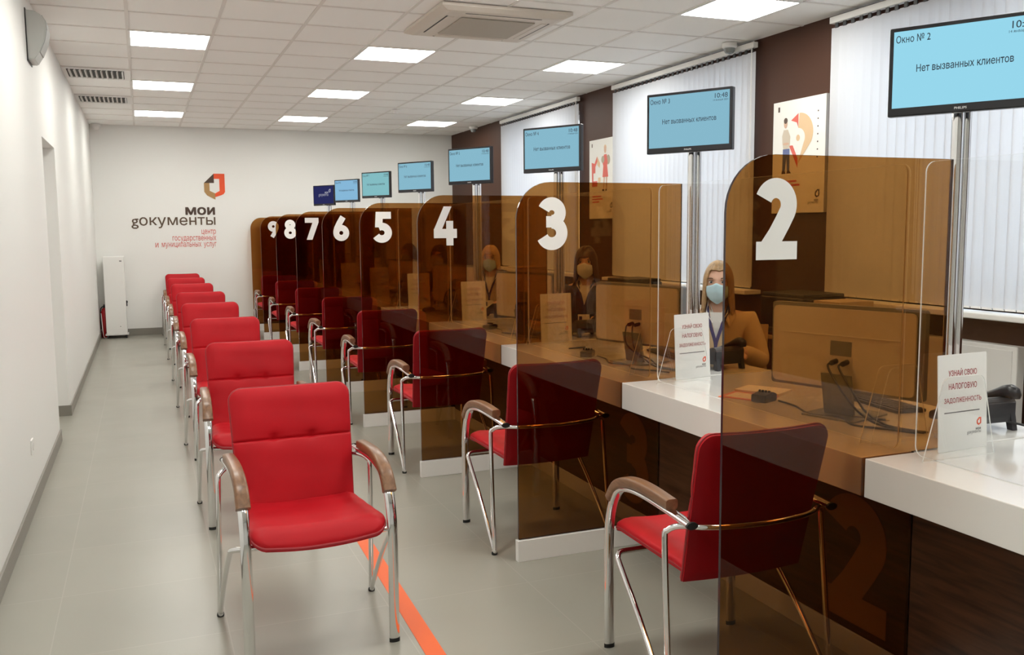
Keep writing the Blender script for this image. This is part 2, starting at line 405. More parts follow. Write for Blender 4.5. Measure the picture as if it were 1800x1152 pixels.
# ---------------------------------------------------------------- ceiling fixtures
lt = None
colw = ['left', 'middle', 'right']
for ci in range(3):
    for ri in range(-2, 4):  # nearest two rows are unseen, added along the grid to light the room
        x, y = .274+1.8*ci, 5.41+2.4*ri
        if ri == 3: y = 12.61
        lab = {3: 'square ceiling light of the %s column, the one closest to the back wall', 2: 'square ceiling light of the %s column, second from the back wall',
               1: 'square ceiling light of the %s column, third from the back wall', 0: 'square ceiling light of the %s column, fourth from the back wall',
               -1: 'unseen square ceiling light of the %s column, fifth from the back wall', -2: 'unseen square ceiling light of the %s column, farthest from the back wall'}[ri] % colw[ci]
        if lt is None:
            lt = thing('ceiling_light', lab, 'ceiling light', (x, y, H), 0, 'square ceiling lights')
            bm = bmesh.new()
            for s in (-1, 1):
                box(bm, s*.291-.009, s*.291+.009, -.30, .30, -.009, -.0055, 0); box(bm, -.282, .282, s*.291-.009, s*.291+.009, -.009, -.0055, 0)
            obj('light_frame', bm, m_white, lt)
            obj('diffuser', B(-.282, .282, -.282, .282, -.0075, -.0055), m_light, lt)
        else: dup(lt, None, (x, y, H), 0, lab)
# supply vents over the left aisle
def vent(y, lab):
    v = thing('ceiling_vent', lab, 'vent', (-.326, y, H), 0, 'ceiling vents')
    bm = bmesh.new()
    for s in (-1, 1):
        box(bm, s*.272-.028, s*.272+.028, -.3, .3, -.014, -.0055); box(bm, -.244, .244, s*.272-.028, s*.272+.028, -.014, -.0055)
    obj('vent_frame', bm, m_white, v); obj('vent_backing', B(-.244, .244, -.244, .244, -.007, -.0055), m_vent, v)
    bm = bmesh.new()
    for k in range(11):
        x = -.225+.045*k
        prism(bm, [(-.002, 0), (.002, 0), (.014, .016), (.010, .016)], frame((x, -.244, -.024), (1, 0, 0), (0, 0, 1)), -.488)
    obj('louvre', bm, m_white, v)
vent(9.61, 'white louvred ceiling vent nearer the camera, over the left aisle')
vent(11.41, 'white louvred ceiling vent farther off, near the back wall')
ac = thing('air_conditioner', 'ivory ceiling cassette air conditioner with square intake grille', 'air conditioner', (2.374, 6.37, H))
bm = bmesh.new(); mxx = frame((0, 0, 0), (1, 0, 0), (0, 1, 0))
lathe(bm, [(.672, -.0055), (.672, -.026), (.60, -.046), (.56, -.05)], seg=4); bmesh.ops.rotate(bm, verts=bm.verts, matrix=Matrix.Rotation(PI/4, 3, 'Z')); obj('cassette_panel', bm, m_cass, ac)
obj('intake_grille', B(-.275, .275, -.275, .275, -.058, -.05, bev=.006), m_cassg, ac)
for k in range(4):
    bm = B(-.27, .27, .325, .372, -.054, -.045, bev=.003); bmesh.ops.rotate(bm, verts=bm.verts, matrix=Matrix.Rotation(k*PI/2, 3, 'Z')); obj('air_flap', bm, m_cass, ac)
    bm = B(-.28, .28, .372, .384, -.051, -.046); bmesh.ops.rotate(bm, verts=bm.verts, matrix=Matrix.Rotation(k*PI/2, 3, 'Z')); obj('air_slot', bm, m_vent, ac)
def dome(x, y, lab):
    t = thing('security_camera', lab, 'security camera', (x, y, H), 0, 'dome security cameras')
    bm = bmesh.new(); lathe(bm, [(.062, -.005), (.062, -.035), (.05, -.045)]); obj('camera_base', bm, m_white, t, True)
    bm = bmesh.new(); lathe(bm, [(.046, -.045), (.044, -.065), (.03, -.085), (.004, -.092)]); obj('camera_dome', bm, m_smoke if x > 0 else m_white, t, True)
dome(4.52, 6.43, 'white dome security camera beside the middle blind'); dome(4.55, 12.75, 'small dome security camera above the dark pier by the far screens')
dome(-.517, 14.0, 'white dome camera in the back left ceiling corner')
t = thing('smoke_detector', 'small round white smoke detector on the ceiling tiles', 'smoke detector', (3.0, 11.28, H))
bm = bmesh.new(); lathe(bm, [(.05, -.005), (.05, -.02), (.03, -.03)]); obj('detector_base', bm, m_white, t, True)
bm = bmesh.new(); lathe(bm, [(.03, -.03), (.028, -.05), (.015, -.055)]); obj('detector_head', bm, m_white, t, True)
# wall loudspeaker on the left wall
t = thing('wall_speaker', 'curved pale grey loudspeaker high on the left wall', 'speaker', (XL, 6.62, 2.545))
prof = [(0, 0), (.04, .0), (.07, .05), (.10, .12), (.115, .19), (.11, .24), (.09, .275), (.05, .297), (0, .30)]
bm = bmesh.new(); prism(bm, prof, frame((.001, -.12, 0), (1, 0, 0), (0, 0, 1)), -.24); bmesh.ops.bevel(bm, geom=bm.edges[:], offset=.006, segments=2, affect='EDGES'); obj('speaker_body', bm, m_spk, t, True)
prof2 = [(.074, .05), (.104, .12), (.119, .19), (.114, .24), (.094, .275), (.085, .27), (.10, .24), (.106, .19), (.09, .12), (.062, .05)]
bm = bmesh.new(); prism(bm, prof2, frame((.001, -.105, 0), (1, 0, 0), (0, 0, 1)), -.21); obj('speaker_grille', bm, m_grey, t)
obj('mounting_plate', B(0, .006, -.125, .125, -.01, .31), m_black, t)
t = thing('wall_socket', 'small white wall socket low on the left wall', 'socket', (XL, 5.44, .33))
obj('socket_plate', B(0, .009, -.04, .04, -.04, .04, bev=.003), m_white, t); bm = bmesh.new(); lathe(bm, [(.022, .009), (.022, .0115), (.018, .0115)], ax='x'); obj('socket_insert', bm, m_door, t)

# ---------------------------------------------------------------- logo on the back wall
yq = YB-.004
lg = thing('wall_logo', 'brown and orange emblem with lettering on the white back wall', 'sign', (0, YB, 0))
mx = frame((0, -.001, 0), (1, 0, 0), (0, 0, 1))
def logo(bm, mx, s, ox, oz, dep, mi=(0, 1, 2)):
    q = lambda pts: [(ox+(x-.0)*s, oz+y*s) for x, y in pts]
    # unit box: 0..0.77 wide, 0..1 high
    prism(bm, q([(.37, 1), (.77, 1), (.77, .30), (.72, .22), (.62, .17), (.40, .10), (.40, .24), (.57, .34), (.57, .80), (.37, .80)]), mx, dep, mi[0])
    prism(bm, q([(0, .64), (.20, .64), (.20, .34), (.40, .24), (.40, 0), (.10, .16), (0, .30)]), mx, dep, mi[1])
    prism(bm, q([(0, .64), (.37, 1), (.37, .64)]), mx, dep, mi[2])
bm = bmesh.new(); logo(bm, mx, .375, .873, 1.938, .004); obj('emblem', bm, [m_logo_o, m_logo_t, m_logo_b], lg)
bm = bmesh.new(); text(bm, 'мои', mx, w=.41, h=.115, x0=1.01, y0=1.715, bold=.03, align='r', depth=.003, rows=3000); obj('bold_lettering', bm, m_logo_b, lg)
bm = bmesh.new(); text(bm, 'gокументы', mx, w=1.14, h=.163, x0=1.01, y0=1.522, bold=.006, align='r', depth=.003); obj('thin_lettering', bm, m_ltxt, lg)
for q, ww, zz, xr_, hh, dz in (('центр', .20, 1.418, 1.01, .085, 0), ('государственных', .60, 1.325, 1.01, .085, 0), ('услуг', .175, 1.235, 1.01, .085, 0), ('муниципальных', .54, 1.235, .80, .085, 0), ('и', .04, 1.253, .215, .067, 0)):
    lettering('red_lettering', m_rtxt, lg, mx, q, w=ww, h=hh, x0=xr_, y0=zz, align='r', depth=.002)

# ---------------------------------------------------------------- air purifier and extinguisher by the back wall
t = thing('air_purifier', 'tall white air purifier cabinet on castors by the back wall', 'air purifier', (-.385, 13.93, 0))
obj('purifier_body', B(-.135, .135, -.11, .11, .06, 1.14, bev=.008), m_white, t)
obj('purifier_foot_plate', B(-.15, .15, -.12, .12, .045, .06, bev=.003), m_door, t)
for sx in (-1, 1):
    for sy in (-1, 1):
        bm = bmesh.new(); lathe(bm, [(.018, -.01), (.0222, -.007), (.0222, .007), (.018, .01)], (sx*.12, sy*.09, .0225), 16, 'x'); box(bm, sx*.12-.013, sx*.12+.013, sy*.09-.006, sy*.09+.006, .022, .045); obj('castor', bm, m_matt, t)
bm = bmesh.new(); lathe(bm, [(.012, 0), (.012, .02), (.006, .022)], (.135, 0, .50), 16, 'x'); box(bm, .136, .150, -.02, .02, .44, .52, bev=.004); obj('hand_knob', bm, m_black, t)
obj('display_badge', B(.075, .105, -.113, -.109, 1.07, 1.085), m_gink, t); obj('indicator', B(.045, .055, -.113, -.109, .16, .172), m_gink, t)
t = thing('fire_extinguisher', 'red fire extinguisher half hidden behind the white air purifier', 'fire extinguisher', (-.538, 14.03, 0))
bm = bmesh.new(); lathe(bm, [(.045, 0), (.048, .01), (.048, .36), (.035, .40), (.018, .42)]); obj('cylinder', bm, m_exting, t, True)
bm = bmesh.new(); lathe(bm, [(.016, .42), (.016, .45), (.01, .46)]); box(bm, -.008, .008, -.08, .02, .455, .47); obj('valve_handle', bm, m_black, t, True)
bm = T([(-.016, 0, .44), (-.05, -.01, .40), (-.055, -.01, .25), (-.054, -.01, .12)], .007, n=4); obj('hose', bm, m_rubber, t, True)
bm = T([(-.575, 13.80, .36), (-.57, 13.85, .2), (-.565, 13.88, .08), (-.55, 13.9, .01), (-.50, 13.93, .008)], .005, n=5); tag(obj('power_cord', bm, m_white, None, True), 'white power cord drooping by the air purifier', 'cord')

# ---------------------------------------------------------------- orange tape
bm = bmesh.new(); prism(bm, [(.80, 1.2), (.868, 1.2), (1.07, 9.0), (1.005, 9.0)], frame((0, 0, .0002), (1, 0, 0), (0, 1, 0)), .0012)
tag(obj('floor_tape', bm, m_orange), 'orange marking tape stuck along the floor beside the waiting row', 'tape')

# ---------------------------------------------------------------- visitor chairs
def upholstery(name, W0, W1, L, mx, th, parent, seam=None, tufts=(), rc=.05, front_round=0, corners=True):
    """padded slab: width W0 at the bottom edge, W1 at the top, length L; face = +normal"""
    nu, nv = 28, 28; bm = bmesh.new(); top = []; bot = []
    def outline(u, v):
        w = W0+(W1-W0)*v; y = v*L; x = (u-.5)*w
        if corners:
            dy = L-y
            if dy < rc:
                half = w/2-rc+math.sqrt(max(0, rc*rc-(rc-dy)**2)); x = (u-.5)*2*half
        return x, y
    vv = [.5-.5*math.cos(PI*j/nv) for j in range(nv+1)]; uu = [.5-.5*math.cos(PI*i/nu) for i in range(nu+1)]
    if seam is not None and tufts:
        vv = sorted([v for v in vv if abs(v-seam) > .055]+[seam+d_/L for d_ in (-.024, -.017, -.011, -.007, -.0035, 0, .0035, .007, .011, .016, .022, .026)])
        for tu in tufts: uu = [u for u in uu if abs(u-tu) > .05]+[tu+d_/W0 for d_ in (-.018, -.010, -.004, .004, .010, .018)]
        uu.sort()
    nu, nv = len(uu)-1, len(vv)-1
    for v in vv:
        r1 = []; r2 = []
        for u in uu:
            x, y = outline(u, v)
            e = min(min(u, 1-u)*W0, min(v, 1-v)*L)
            puff = th*(.45+.55*min(1, (e/.045))**.5) if e < .045 else th
            if seam is not None:
                dd = abs(v-seam)*L; puff -= .007*math.exp(-(dd/.0045)**2)
                for tu in tufts:
                    r = math.hypot((u-tu)*W0, ((v-seam)*L-.006)*1.2); puff -= .013*math.exp(-(r/.020)**2)
                puff -= .004*math.exp(-(dd/.03)**2)
            puff += .0016*math.sin(u*9+v*17)*math.sin(v*11-u*5)
            if tufts and v < seam: puff += .0016*math.sin((u*1.3+v*2.1)*26+3*math.sin(v*9))*math.exp(-((u-.12)/.16)**2)*min(1, (seam-v)*8)
            curve = .012*(2*u-1)**2
            r1.append(bm.verts.new(mx @ Vector((x, y, puff+curve)))); r2.append(bm.verts.new(mx @ Vector((x, y, curve-.006*min(1, e/.03)))))
        top.append(r1); bot.append(r2)
    for j in range(nv):
        for i in range(nu):
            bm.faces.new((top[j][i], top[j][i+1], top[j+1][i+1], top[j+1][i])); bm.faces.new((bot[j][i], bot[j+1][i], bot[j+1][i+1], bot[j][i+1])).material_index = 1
    rim = lambda G: [G[0][i] for i in range(nu+1)]+[G[j][nu] for j in range(1, nv+1)]+[G[nv][i] for i in range(nu-1, -1, -1)]+[G[j][0] for j in range(nv-1, 0, -1)]
    a, b = rim(top), rim(bot)
    for k in range(len(a)):
        k2 = (k+1) % len(a); bm.faces.new((a[k], b[k], b[k2], a[k2]))
    path = [(p.co+q.co)*.5 for p, q in zip(a, b)]
    o = obj(name, bm, [m_red, m_red_shade], parent, True)
    bm = bmesh.new(); tube(bm, path+[path[0]], .0042, seg=6); obj('piping', bm, m_redp, o, True)
    return o
def make_chair():
    r = thing('armchair', 'x', 'armchair')
    # seat: leaning slightly back with a rolled front
    s0 = Vector((0, .175, .405)); s1 = Vector((0, -.275, .425))
    yv = (s1-s0); L = yv.length; mx = frame(s0, (-1, 0, 0), yv)
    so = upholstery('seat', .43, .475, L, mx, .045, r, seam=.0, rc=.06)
    for v in so.data.vertices:
        d_ = v.co.y+.20
        if d_ < 0: v.co.z -= 6.0*d_*d_
    for v in so.children[0].data.vertices:
        d_ = v.co.y+.20
        if d_ < 0: v.co.z -= 6.0*d_*d_
    b0 = Vector((0, .185, .385)); b1 = Vector((0, .30, .865)); yv = b1-b0
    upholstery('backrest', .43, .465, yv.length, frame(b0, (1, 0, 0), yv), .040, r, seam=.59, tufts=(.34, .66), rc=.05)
    for s in (-1, 1):
        x = s*.252
        pts = [(x, -.25, 0.012), (x, -.253, .2), (x, -.255, .36), (x, -.247, .46), (x, -.215, .545), (x, -.165, .592), (x, -.09, .612), (x, 0, .617), (x, .13, .612), (x, .275, .602)]
        obj('front_leg', T(pts, .0185, rb=.0105, seg=16, n=4, refv=(1, 0, 0)), m_chrome, r, True)
        bm = bmesh.new(); tube(bm, [(x, -.25, 0.0), (x, -.25, .014)], .0195, rb=.0115, seg=16, refv=(1, 0, 0)); obj('foot_cap', bm, m_rubber, r)
        obj('end_cap', T([(x, .274, .602), (x, .282, .6015)], .0195, rb=.0115, seg=16, refv=(1, 0, 0)), m_rubber, r)
        # wooden armrest: arched bar over the front bend
        sec = smoothpath([(-.222, .553), (-.195, .588), (-.15, .618), (-.085, .638), (0, .645), (.09, .640), (.165, .634)], 4)if False else None
        pa = smoothpath([(x, -.228, .548), (x, -.19, .598), (x, -.13, .628), (x, -.05, .641), (x, .05, .642), (x, .165, .634)], 4)
        bm = bmesh.new(); rings = []
        for i, p in enumerate(pa):
            tn = (pa[min(i+1, len(pa)-1)]-pa[max(i-1, 0)]).normalized(); nn = Vector((0, -tn.z, tn.y))
            if nn.z < 0: nn = -nn
            f = i/(len(pa)-1); hw = .0245-.004*f; th = .017
            prof = rrect(-hw, hw, -th, th, .009, n=3)
            rings.append([bm.verts.new(p+Vector((q[0], 0, 0))+nn*q[1]) for q in prof])
        for i in range(len(rings)-1):
            n_ = len(rings[0])
            for k in range(n_): bm.faces.new((rings[i][k], rings[i][(k+1) % n_], rings[i+1][(k+1) % n_], rings[i+1][k]))
        bm.faces.new(rings[0]); bm.faces.new(rings[-1]); obj('armrest', bm, m_arm, r, True)
    # rear frame: one bent round tube: crossbar behind the back, two V legs, bar under the seat
    half = [(0, .292, .585), (.12, .280, .585), (.20, .255, .585), (.255, .215, .583), (.283, .192, .565), (.289, .188, .53), (.294, .215, .25), (.297, .238, .05), (.297, .243, .014), (.297, .230, .012), (.297, .215, .04), (.293, .05, .22), (.289, -.10, .355), (.284, -.125, .375), (.262, -.145, .383), (.20, -.15, .383), (0, -.15, .383)]
    full = [(-a, b, c) for a, b, c in half]; full = full[::-1]+half[1:]   # closed path walked from the seat bar round
    L1 = half[::-1]; path = [Vector(p) for p in L1]+[Vector((-a, b, c)) for a, b, c in half[1:]]
    obj('rear_frame', T(path, .0098, seg=10, n=3), m_chrome, r, True)
    for s in (-1, 1):
        bm = bmesh.new(); lathe(bm, [(.013, 0), (.014, .006), (.012, .014)], (s*.297, .238, 0), 12); obj('foot_cap', bm, m_rubber, r)
    return r
proto = make_chair()
rowy = [3.325, 4.89, 6.385, 7.87, 9.365, 11.0, 12.47, 13.73]
rowlab = ['red armchair at the front of the waiting row, nearest the camera', 'red armchair second from the front of the waiting row', 'red armchair third from the front of the waiting row', 'red armchair fourth from the front of the waiting row',
          'red armchair fifth from the front of the waiting row', 'red armchair sixth from the front of the waiting row', 'red armchair seventh from the front of the waiting row', 'red armchair at the far end of the waiting row against the back wall']
jit = [.03, -.02, .01, .02, -.01, .0, .015, 0]
for i, y in enumerate(rowy):
    o = proto if i == 0 else dup(proto)
    o.location = (.515, y, 0); o.rotation_euler = (0, 0, jit[i]); o['label'] = rowlab[i]; o['group'] = 'red armchairs in the waiting row'
words = {2: 'two', 3: 'three', 4: 'four', 5: 'five', 6: 'six', 7: 'seven', 8: 'eight', 9: 'nine', 1: 'one', 10: 'ten'}
for n in range(2, 10):
    dy = .365
    o = dup(proto, None, (1.71, PY[n]+dy, 0), PI-.02*((n*7) % 3-1), 'red armchair seen from behind at counter window %s, behind brown partition number %d' % (words[n], n), 'red armchairs at the counter windows')

# ---------------------------------------------------------------- partitions
for n in range(2, 11):
    lab = 'brown tinted partition with big white numeral %d' % n if n < 10 else 'farthest brown tinted partition, the one against the back wall'
    t = thing('partition', lab, 'partition', (0, PY[n], 0), 0, 'tinted numbered partitions')
    mx = frame((0, .005, 0), (1, 0, 0), (0, 0, 1))
    z1 = 1.672
    r = .16
    poly = [(PX0, .10), (PXK-.004, .10), (PXK-.004, CZ-CT-.004), (PXK-.004, CZ+.002), (PX1, CZ+.002), (PX1, z1)]
    poly += [(PX0+r+r*math.cos(PI/2+PI/2*k/10), z1-r+r*math.sin(PI/2+PI/2*k/10)) for k in range(11)]
    bm = bmesh.new(); prism(bm, poly, mx, .010, 0, 1); obj('tinted_sheet', bm, [m_panel, m_pedge], t)
    obj('base_board', B(PX0-.008, PXK-.004, -.016, .016, 0, .0965, bev=.0015), m_white, t)
    if n < 10:
        bm = bmesh.new(); digit(bm, str(n), frame((0, -.0055, 0), (1, 0, 0), (0, 0, 1)), 1.585, 1.379, .142, .228, .0006); obj('numeral', bm, m_num, t)

# ---------------------------------------------------------------- service counters, screens, desk things
wl = {n: 'window %s' % words[n] for n in words}
for n in range(1, 10):
    y0, y1 = PY[n]+.007, PY[n+1]-.007; yc = (y0+y1)/2
    if n == 9: y1 = PY[10]-.02
    t = thing('service_counter', 'white topped service counter with dark wood front at window %s' % words[n] if n > 1 else 'white topped service counter in the near right corner, with its dark wood front', 'counter', (0, 0, 0), 0, 'service counters')
    obj('worktop', B(CX0, CX1, y0, y1, CZ-CT, CZ, bev=.0025), m_gloss, t)
    fp = obj('front_panel', B(PXK, PXK+.03, y0, y1, .085, CZ-CT), m_kick, t)
    obj('plinth', B(PXK-.006, PXK+.03, y0, y1, 0, .085, bev=.002), m_plinth, t)
    obj('side_panel', B(PXK+.03, CX1-.02, y0, y0+.025, 0, CZ-CT), m_kick, t); obj('side_panel', B(PXK+.03, CX1-.02, y1-.025, y1, 0, CZ-CT), m_kick, t)
    if n > 1:
        bm = bmesh.new(); digit(bm, str(n), frame((PXK-.001, 0, 0), (0, -1, 0), (0, 0, 1)), -(PY[n]+.385), .115, .30, .45, .0008); obj('tan_numeral', bm, m_tannum, fp)

def screen(n, lab):
    a, b = PY[n]+.035, PY[n+1]-.035
    t = thing('acrylic_screen', lab, 'screen', (2.17, 0, CZ), 0, 'clear counter screens')
    poly = rrect(a, b, 0, .888, .03, n=5)
    bm = bmesh.new(); prism(bm, poly, frame((-.0025, 0, 0.001), (0, 1, 0), (0, 0, 1)), .005, 0, 1); obj('clear_sheet', bm, [m_clear, m_cedge], t)
    for yy in (a+.115, b-.075):
        p = [(-.05, .001), (.24, .001)]+[(.19-.03*(1-math.cos(PI/2*k/4)), .25-.03+.03*math.sin(PI/2*k/4)) for k in range(5)]+[(.045-.03*math.sin(PI/2*k/4), .22+.03*math.cos(PI/2*k/4)) for k in range(5)]
        bm = bmesh.new(); prism(bm, p, frame((0, yy, 0), (1, 0, 0), (0, 0, 1)), .004, 0, 1); obj('screen_foot', bm, [m_clear, m_cedge], t)
for n in range(1, 10):
    screen(n, 'clear acrylic screen with rounded corners on the counter at window %s' % words[n] if n > 1 else 'clear acrylic screen on the near counter, in front of partition two')

def placard(n):
    t = thing('placard', 'white placard with red lettering on the counter beside partition number %d' % n, 'placard', (2.357, PY[n]-.042, CZ), .05 if n == 2 else .18*((n % 2)*.6+.4), 'tax placards on the counter')
    w, h = .108, .302
    mx = frame((0, 0, .001), (1, 0, 0), (0, .055, 1))
    bm = bmesh.new(); prism(bm, rrect(-w, w, 0, h, .004), mx, .0025); obj('card', bm, m_paper, t)
    prism_mx = mx
    bm = bmesh.new(); prism(bm, [(-.035, 0), (.035, 0), (.035, .07), (-.035, .07)], mx @ Matrix.Translation((0, 0, -.003)), .002); 
    box(bm, -.035, .035, .0, .055, .0005, .003); obj('stand_foot', bm, m_clear, t)
    D = .0032
    for q, ww, yy in (('УЗНАЙ СВОЮ', .125, .235), ('НАЛОГОВУЮ', .125, .193), ('ЗАДОЛЖЕННОСТЬ', .165, .148)): lettering('red_lettering', m_ink, t, mx, q, w=ww, h=.0185 if 'Й' not in q else .0225, x0=0, y0=yy, bold=.006, align='c', depth=D, rows=30)
    bm = bmesh.new(); prism(bm, [(-.082, .119), (.075, .119), (.075, .1225), (-.082, .1225)], mx @ Matrix.Translation((0, 0, .0026)), .0004); obj('fine_print', bm, m_gink, t)
    bm = bmesh.new(); logo(bm, mx @ Matrix.Translation((0, 0, .0026)), .026, .062, .070, .0006, (0, 0, 0)); obj('emblem', bm, m_logo_o, t)
    lettering('logo_lettering', m_gink, t, mx, 'мои', w=.023, h=.0075, x0=.08, y0=.057, bold=.03, align='r', depth=D, rows=12); lettering('logo_lettering', m_gink, t, mx, 'gокументы', w=.062, h=.0115, x0=.08, y0=.044, align='r', depth=D, rows=12)
for n in range(2, 10): placard(n)

# queue displays on chrome poles
def display(n):
    t = thing('queue_display', 'black framed display on a chrome pole at window %s' % words[n] + (', showing a dark blue screen' if n == 9 else ', light blue screen'), 'display', (2.435, PY[n]+.09, CZ), 0, 'queue displays on poles')
    bm = bmesh.new(); cyl(bm, (0, 0, 0), .052, .008, 28); cyl(bm, (0, 0, .008), .042, .010, 28); obj('base_flange', bm, m_chrome, t, True)
    # twin-tube column with a dark slot between
    bm = bmesh.new(); cyl(bm, (-.017, -.006, .015), .0185, 1.16, 20); cyl(bm, (.019, -.006, .015), .0155, 1.16, 20); box(bm, -.02, .02, -.004, .014, .015, 1.17); obj('pole', bm, m_chrome, t, True)
    a = -math.radians(60)      # display turned towards the waiting row
    mr = Matrix.Rotation(a, 4, 'Z')
    cz = 1.956-CZ; w, h = .2165, .1385
    M0 = Matrix.Translation((2.351-2.435, .0156-.09, cz)) @ mr @ Matrix.Translation((0, .018, 0))
    bm = bmesh.new(); box(bm, -w, w, -.018, .012, -h, h, bev=.004); box(bm, -.15, .15, .012, .03, -.09, .09, bev=.008); bm.transform(M0); hs = obj('housing', bm, m_bez, t)
    bm = B(-.05, .05, .03, .072, -.05, .04); bm.transform(M0); obj('bracket', bm, m_matt, t)
    mx = M0 @ frame((0, -.0185, 0), (1, 0, 0), (0, 0, 1))
    sw, s0, s1 = .203, -.112, .126
    msc = {2: m_screen1, 8: m_screen2, 7: m_screen3, 9: m_navy}.get(n, m_screen)
    bm = bmesh.new(); prism(bm, [(-sw, s0), (sw, s0), (sw, s1), (-sw, s1)], mx, .0008); obj('screen', bm, msc, hs)
    D = .0014
    if n < 9:
        lettering('window_lettering', m_stxt, hs, mx, 'Окно № %d' % n, w=.102, h=.023, x0=-.196, y0=.090, align='l', depth=D, bold=.006)
        lettering('clock_lettering', m_stxt, hs, mx, '10:48', w=.062, h=.021, x0=.194, y0=.093, align='r', depth=D, bold=.004); lettering('date_lettering', m_stxt, hs, mx, '14 января 2021', w=.072, h=.0098, x0=.196, y0=.078, align='r', depth=D, rows=14)
        lettering('message_lettering', m_stxt, hs, mx, 'Нет вызванных клиентов', w=.273, h=.023, x0=0.004, y0=-.004, align='c', depth=D, bold=.008)
    else:
        lettering('pale_lettering', m_swht, hs, mx, 'мои', w=.07, h=.025, x0=.10, y0=.025, bold=.02, align='r', depth=D); lettering('pale_lettering', m_swht, hs, mx, 'gокументы', w=.20, h=.042, x0=.10, y0=-.02, align='r', depth=D); bm = bmesh.new(); logo(bm, mx @ Matrix.Translation((0, 0, .001)), .05, .11, .035, .0006, (0, 0, 0)); obj('pale_emblem', bm, m_swht, hs)
    lettering('brand_lettering', m_brand, hs, mx, 'PHILIPS', w=.036, h=.0072, x0=0, y0=-.129, bold=.03, align='c', depth=.0012, rows=12)
for n in range(2, 10): display(n)

# all-in-one computers (backs towards the visitors)
def computer(n):
    t = thing('desktop_computer', 'silver backed desktop computer on the counter at window %s' % words[n], 'computer', (2.392, PY[n]+.527, CZ), math.radians(17), 'clerks computers')
    # local: screen normal +x, back -x, width along y
    w = .308
    bm = bmesh.new(); prism(bm, rrect(-w, w, .092, .412, .012), frame((-.012, 0, 0), (0, 1, 0), (0, 0, 1)), .026); obj('frame', bm, m_sframe, t)
    bm = bmesh.new(); prism(bm, rrect(-w+.028, w-.012, .104, .398, .02), frame((-.012, 0, 0), (0, 1, 0), (0, 0, 1)), -.010); hs = obj('back_cover', bm, m_silver, t)
    bm = bmesh.new()
    prism(bm, [(-.235, -.003), (.255, -.003), (.255, .0), (-.235, .0)], frame((-.022, 0, .30), (0, 1, 0), (0, .0, 1)), -.004); obj('trim_ridge', bm, m_silver, hs)
    obj('vent_panel', B(-.0245, -.021, -.04, .045, .225, .28), m_sframe, hs); obj('port_recess', B(-.0235, -.021, -.045, .045, .178, .218), m_door, hs)
    bm = bmesh.new()
    for k in range(9): box(bm, -.0235, -.021, -.235, -.20, .20+.010*k, .2045+.010*k)
    obj('spec_label', bm, m_door, hs)
    obj('screen', B(.0145, .016, -w+.015, w-.015, .11, .398), m_bez, t)
    bm = bmesh.new(); prism(bm, [(0, .002), (.012, .002), (-.02, .16), (-.032, .16)], frame((-.028, .06, 0), (1, 0, 0), (0, 0, 1)), .12); obj('stand_leg', bm, m_smoke, t)
    bm = bmesh.new(); prism(bm, rrect(-.11, .13, -.11, .11, .012), frame((0, 0, .001), (1, 0, 0), (0, 1, 0)), .006); obj('stand_base', bm, m_smoke, t)
    for py in (.02, -.025):
        bm = bmesh.new(); tube(bm, [(-.020, py, .205), (-.055, py, .20)], .010, seg=10); obj('plug', bm, m_black, t)
    return t
for n in range(2, 9): computer(n)
def local(n, p):
    a = math.radians(17); x, y, z = p
    return (2.392+x*math.cos(a)-y*math.sin(a), PY[n]+.527+x*math.sin(a)+y*math.cos(a), CZ+z)
for n in range(2, 7):
    for j, py in enumerate((.02, -.025)):
        p0 = local(n, (-.056, py, .20)); p1 = local(n, (-.075, py, .185)); e = Vector((2.42+.015*j, PY[n]+.17, CZ+.004))
        mid = [p1, (p1[0]-.02-.03*(n % 2), p1[1]-.10-.02*j, CZ+.11-.02*j), (2.36+.03*j, PY[n]+.40, CZ+.03), (2.37+.02*j, PY[n]+.30, CZ+.0055), e]
        tag(obj('monitor_cable', T([p0]+mid, .0042, seg=8, n=5), m_cable, None, True), 'black cable from the computer back at window %s, %s of the two' % (words[n], ('left', 'right')[j]), 'cable', 'computer cables')

# desk phones
def phone():
    t = thing('desk_phone', 'x', 'phone')
    yz = lambda x: frame((x, 0, .001), (0, 1, 0), (0, 0, 1))
    bm = bmesh.new(); prism(bm, [(0, .045), (0, .098), (.012, .112), (.035, .112), (.205, .038), (.205, .014), (.19, .012)], yz(-.105), .185); bmesh.ops.bevel(bm, geom=bm.edges[:], offset=.004, segments=2, affect='EDGES'); obj('phone_body', bm, m_matt, t, True)
    bm = bmesh.new()
    for x in (-.10, .055): prism(bm, [(-.012, 0), (.012, 0), (.02, .03), (.12, .025), (.15, 0), (.165, 0), (.165, .022), (.03, .06), (.0, .06)], yz(x), .02)
    box(bm, -.08, .055, .0, .012, .03, .06); obj('stand', bm, m_matt, t)
    bm = bmesh.new(); tube(bm, smoothpath([(.05, -.022, .112), (.05, -.014, .132), (.05, .02, .134), (.05, .09, .106), (.05, .165, .072), (.05, .20, .054), (.05, .205, .036)], 2), [.014, .020, .023, .024, .021, .016, .015, .015, .018, .022, .023, .020, .014], seg=20, rb=None, refv=(1, 0, 0)); obj('handset', bm, m_black, t, True)
    bm = bmesh.new()
    for i in range(4):
        for j in range(3):
            y = .08+.026*i; z = .112-(y-.035)*.435; x = -.07+.028*j
            box(bm, x-.010, x+.010, y-.008, y+.008, z-.002, z+.006, bev=.001)
    obj('keypad', bm, m_sframe, t)
    bm = bmesh.new(); prism(bm, [(-.08, .045), (-.005, .045), (-.005, .068), (-.08, .068)], frame((0, 0, .117-(.0)*.435), (1, 0, 0), (0, 1, -.435)), .003); obj('phone_display', bm, m_bez, t)
    return t
ph = phone()
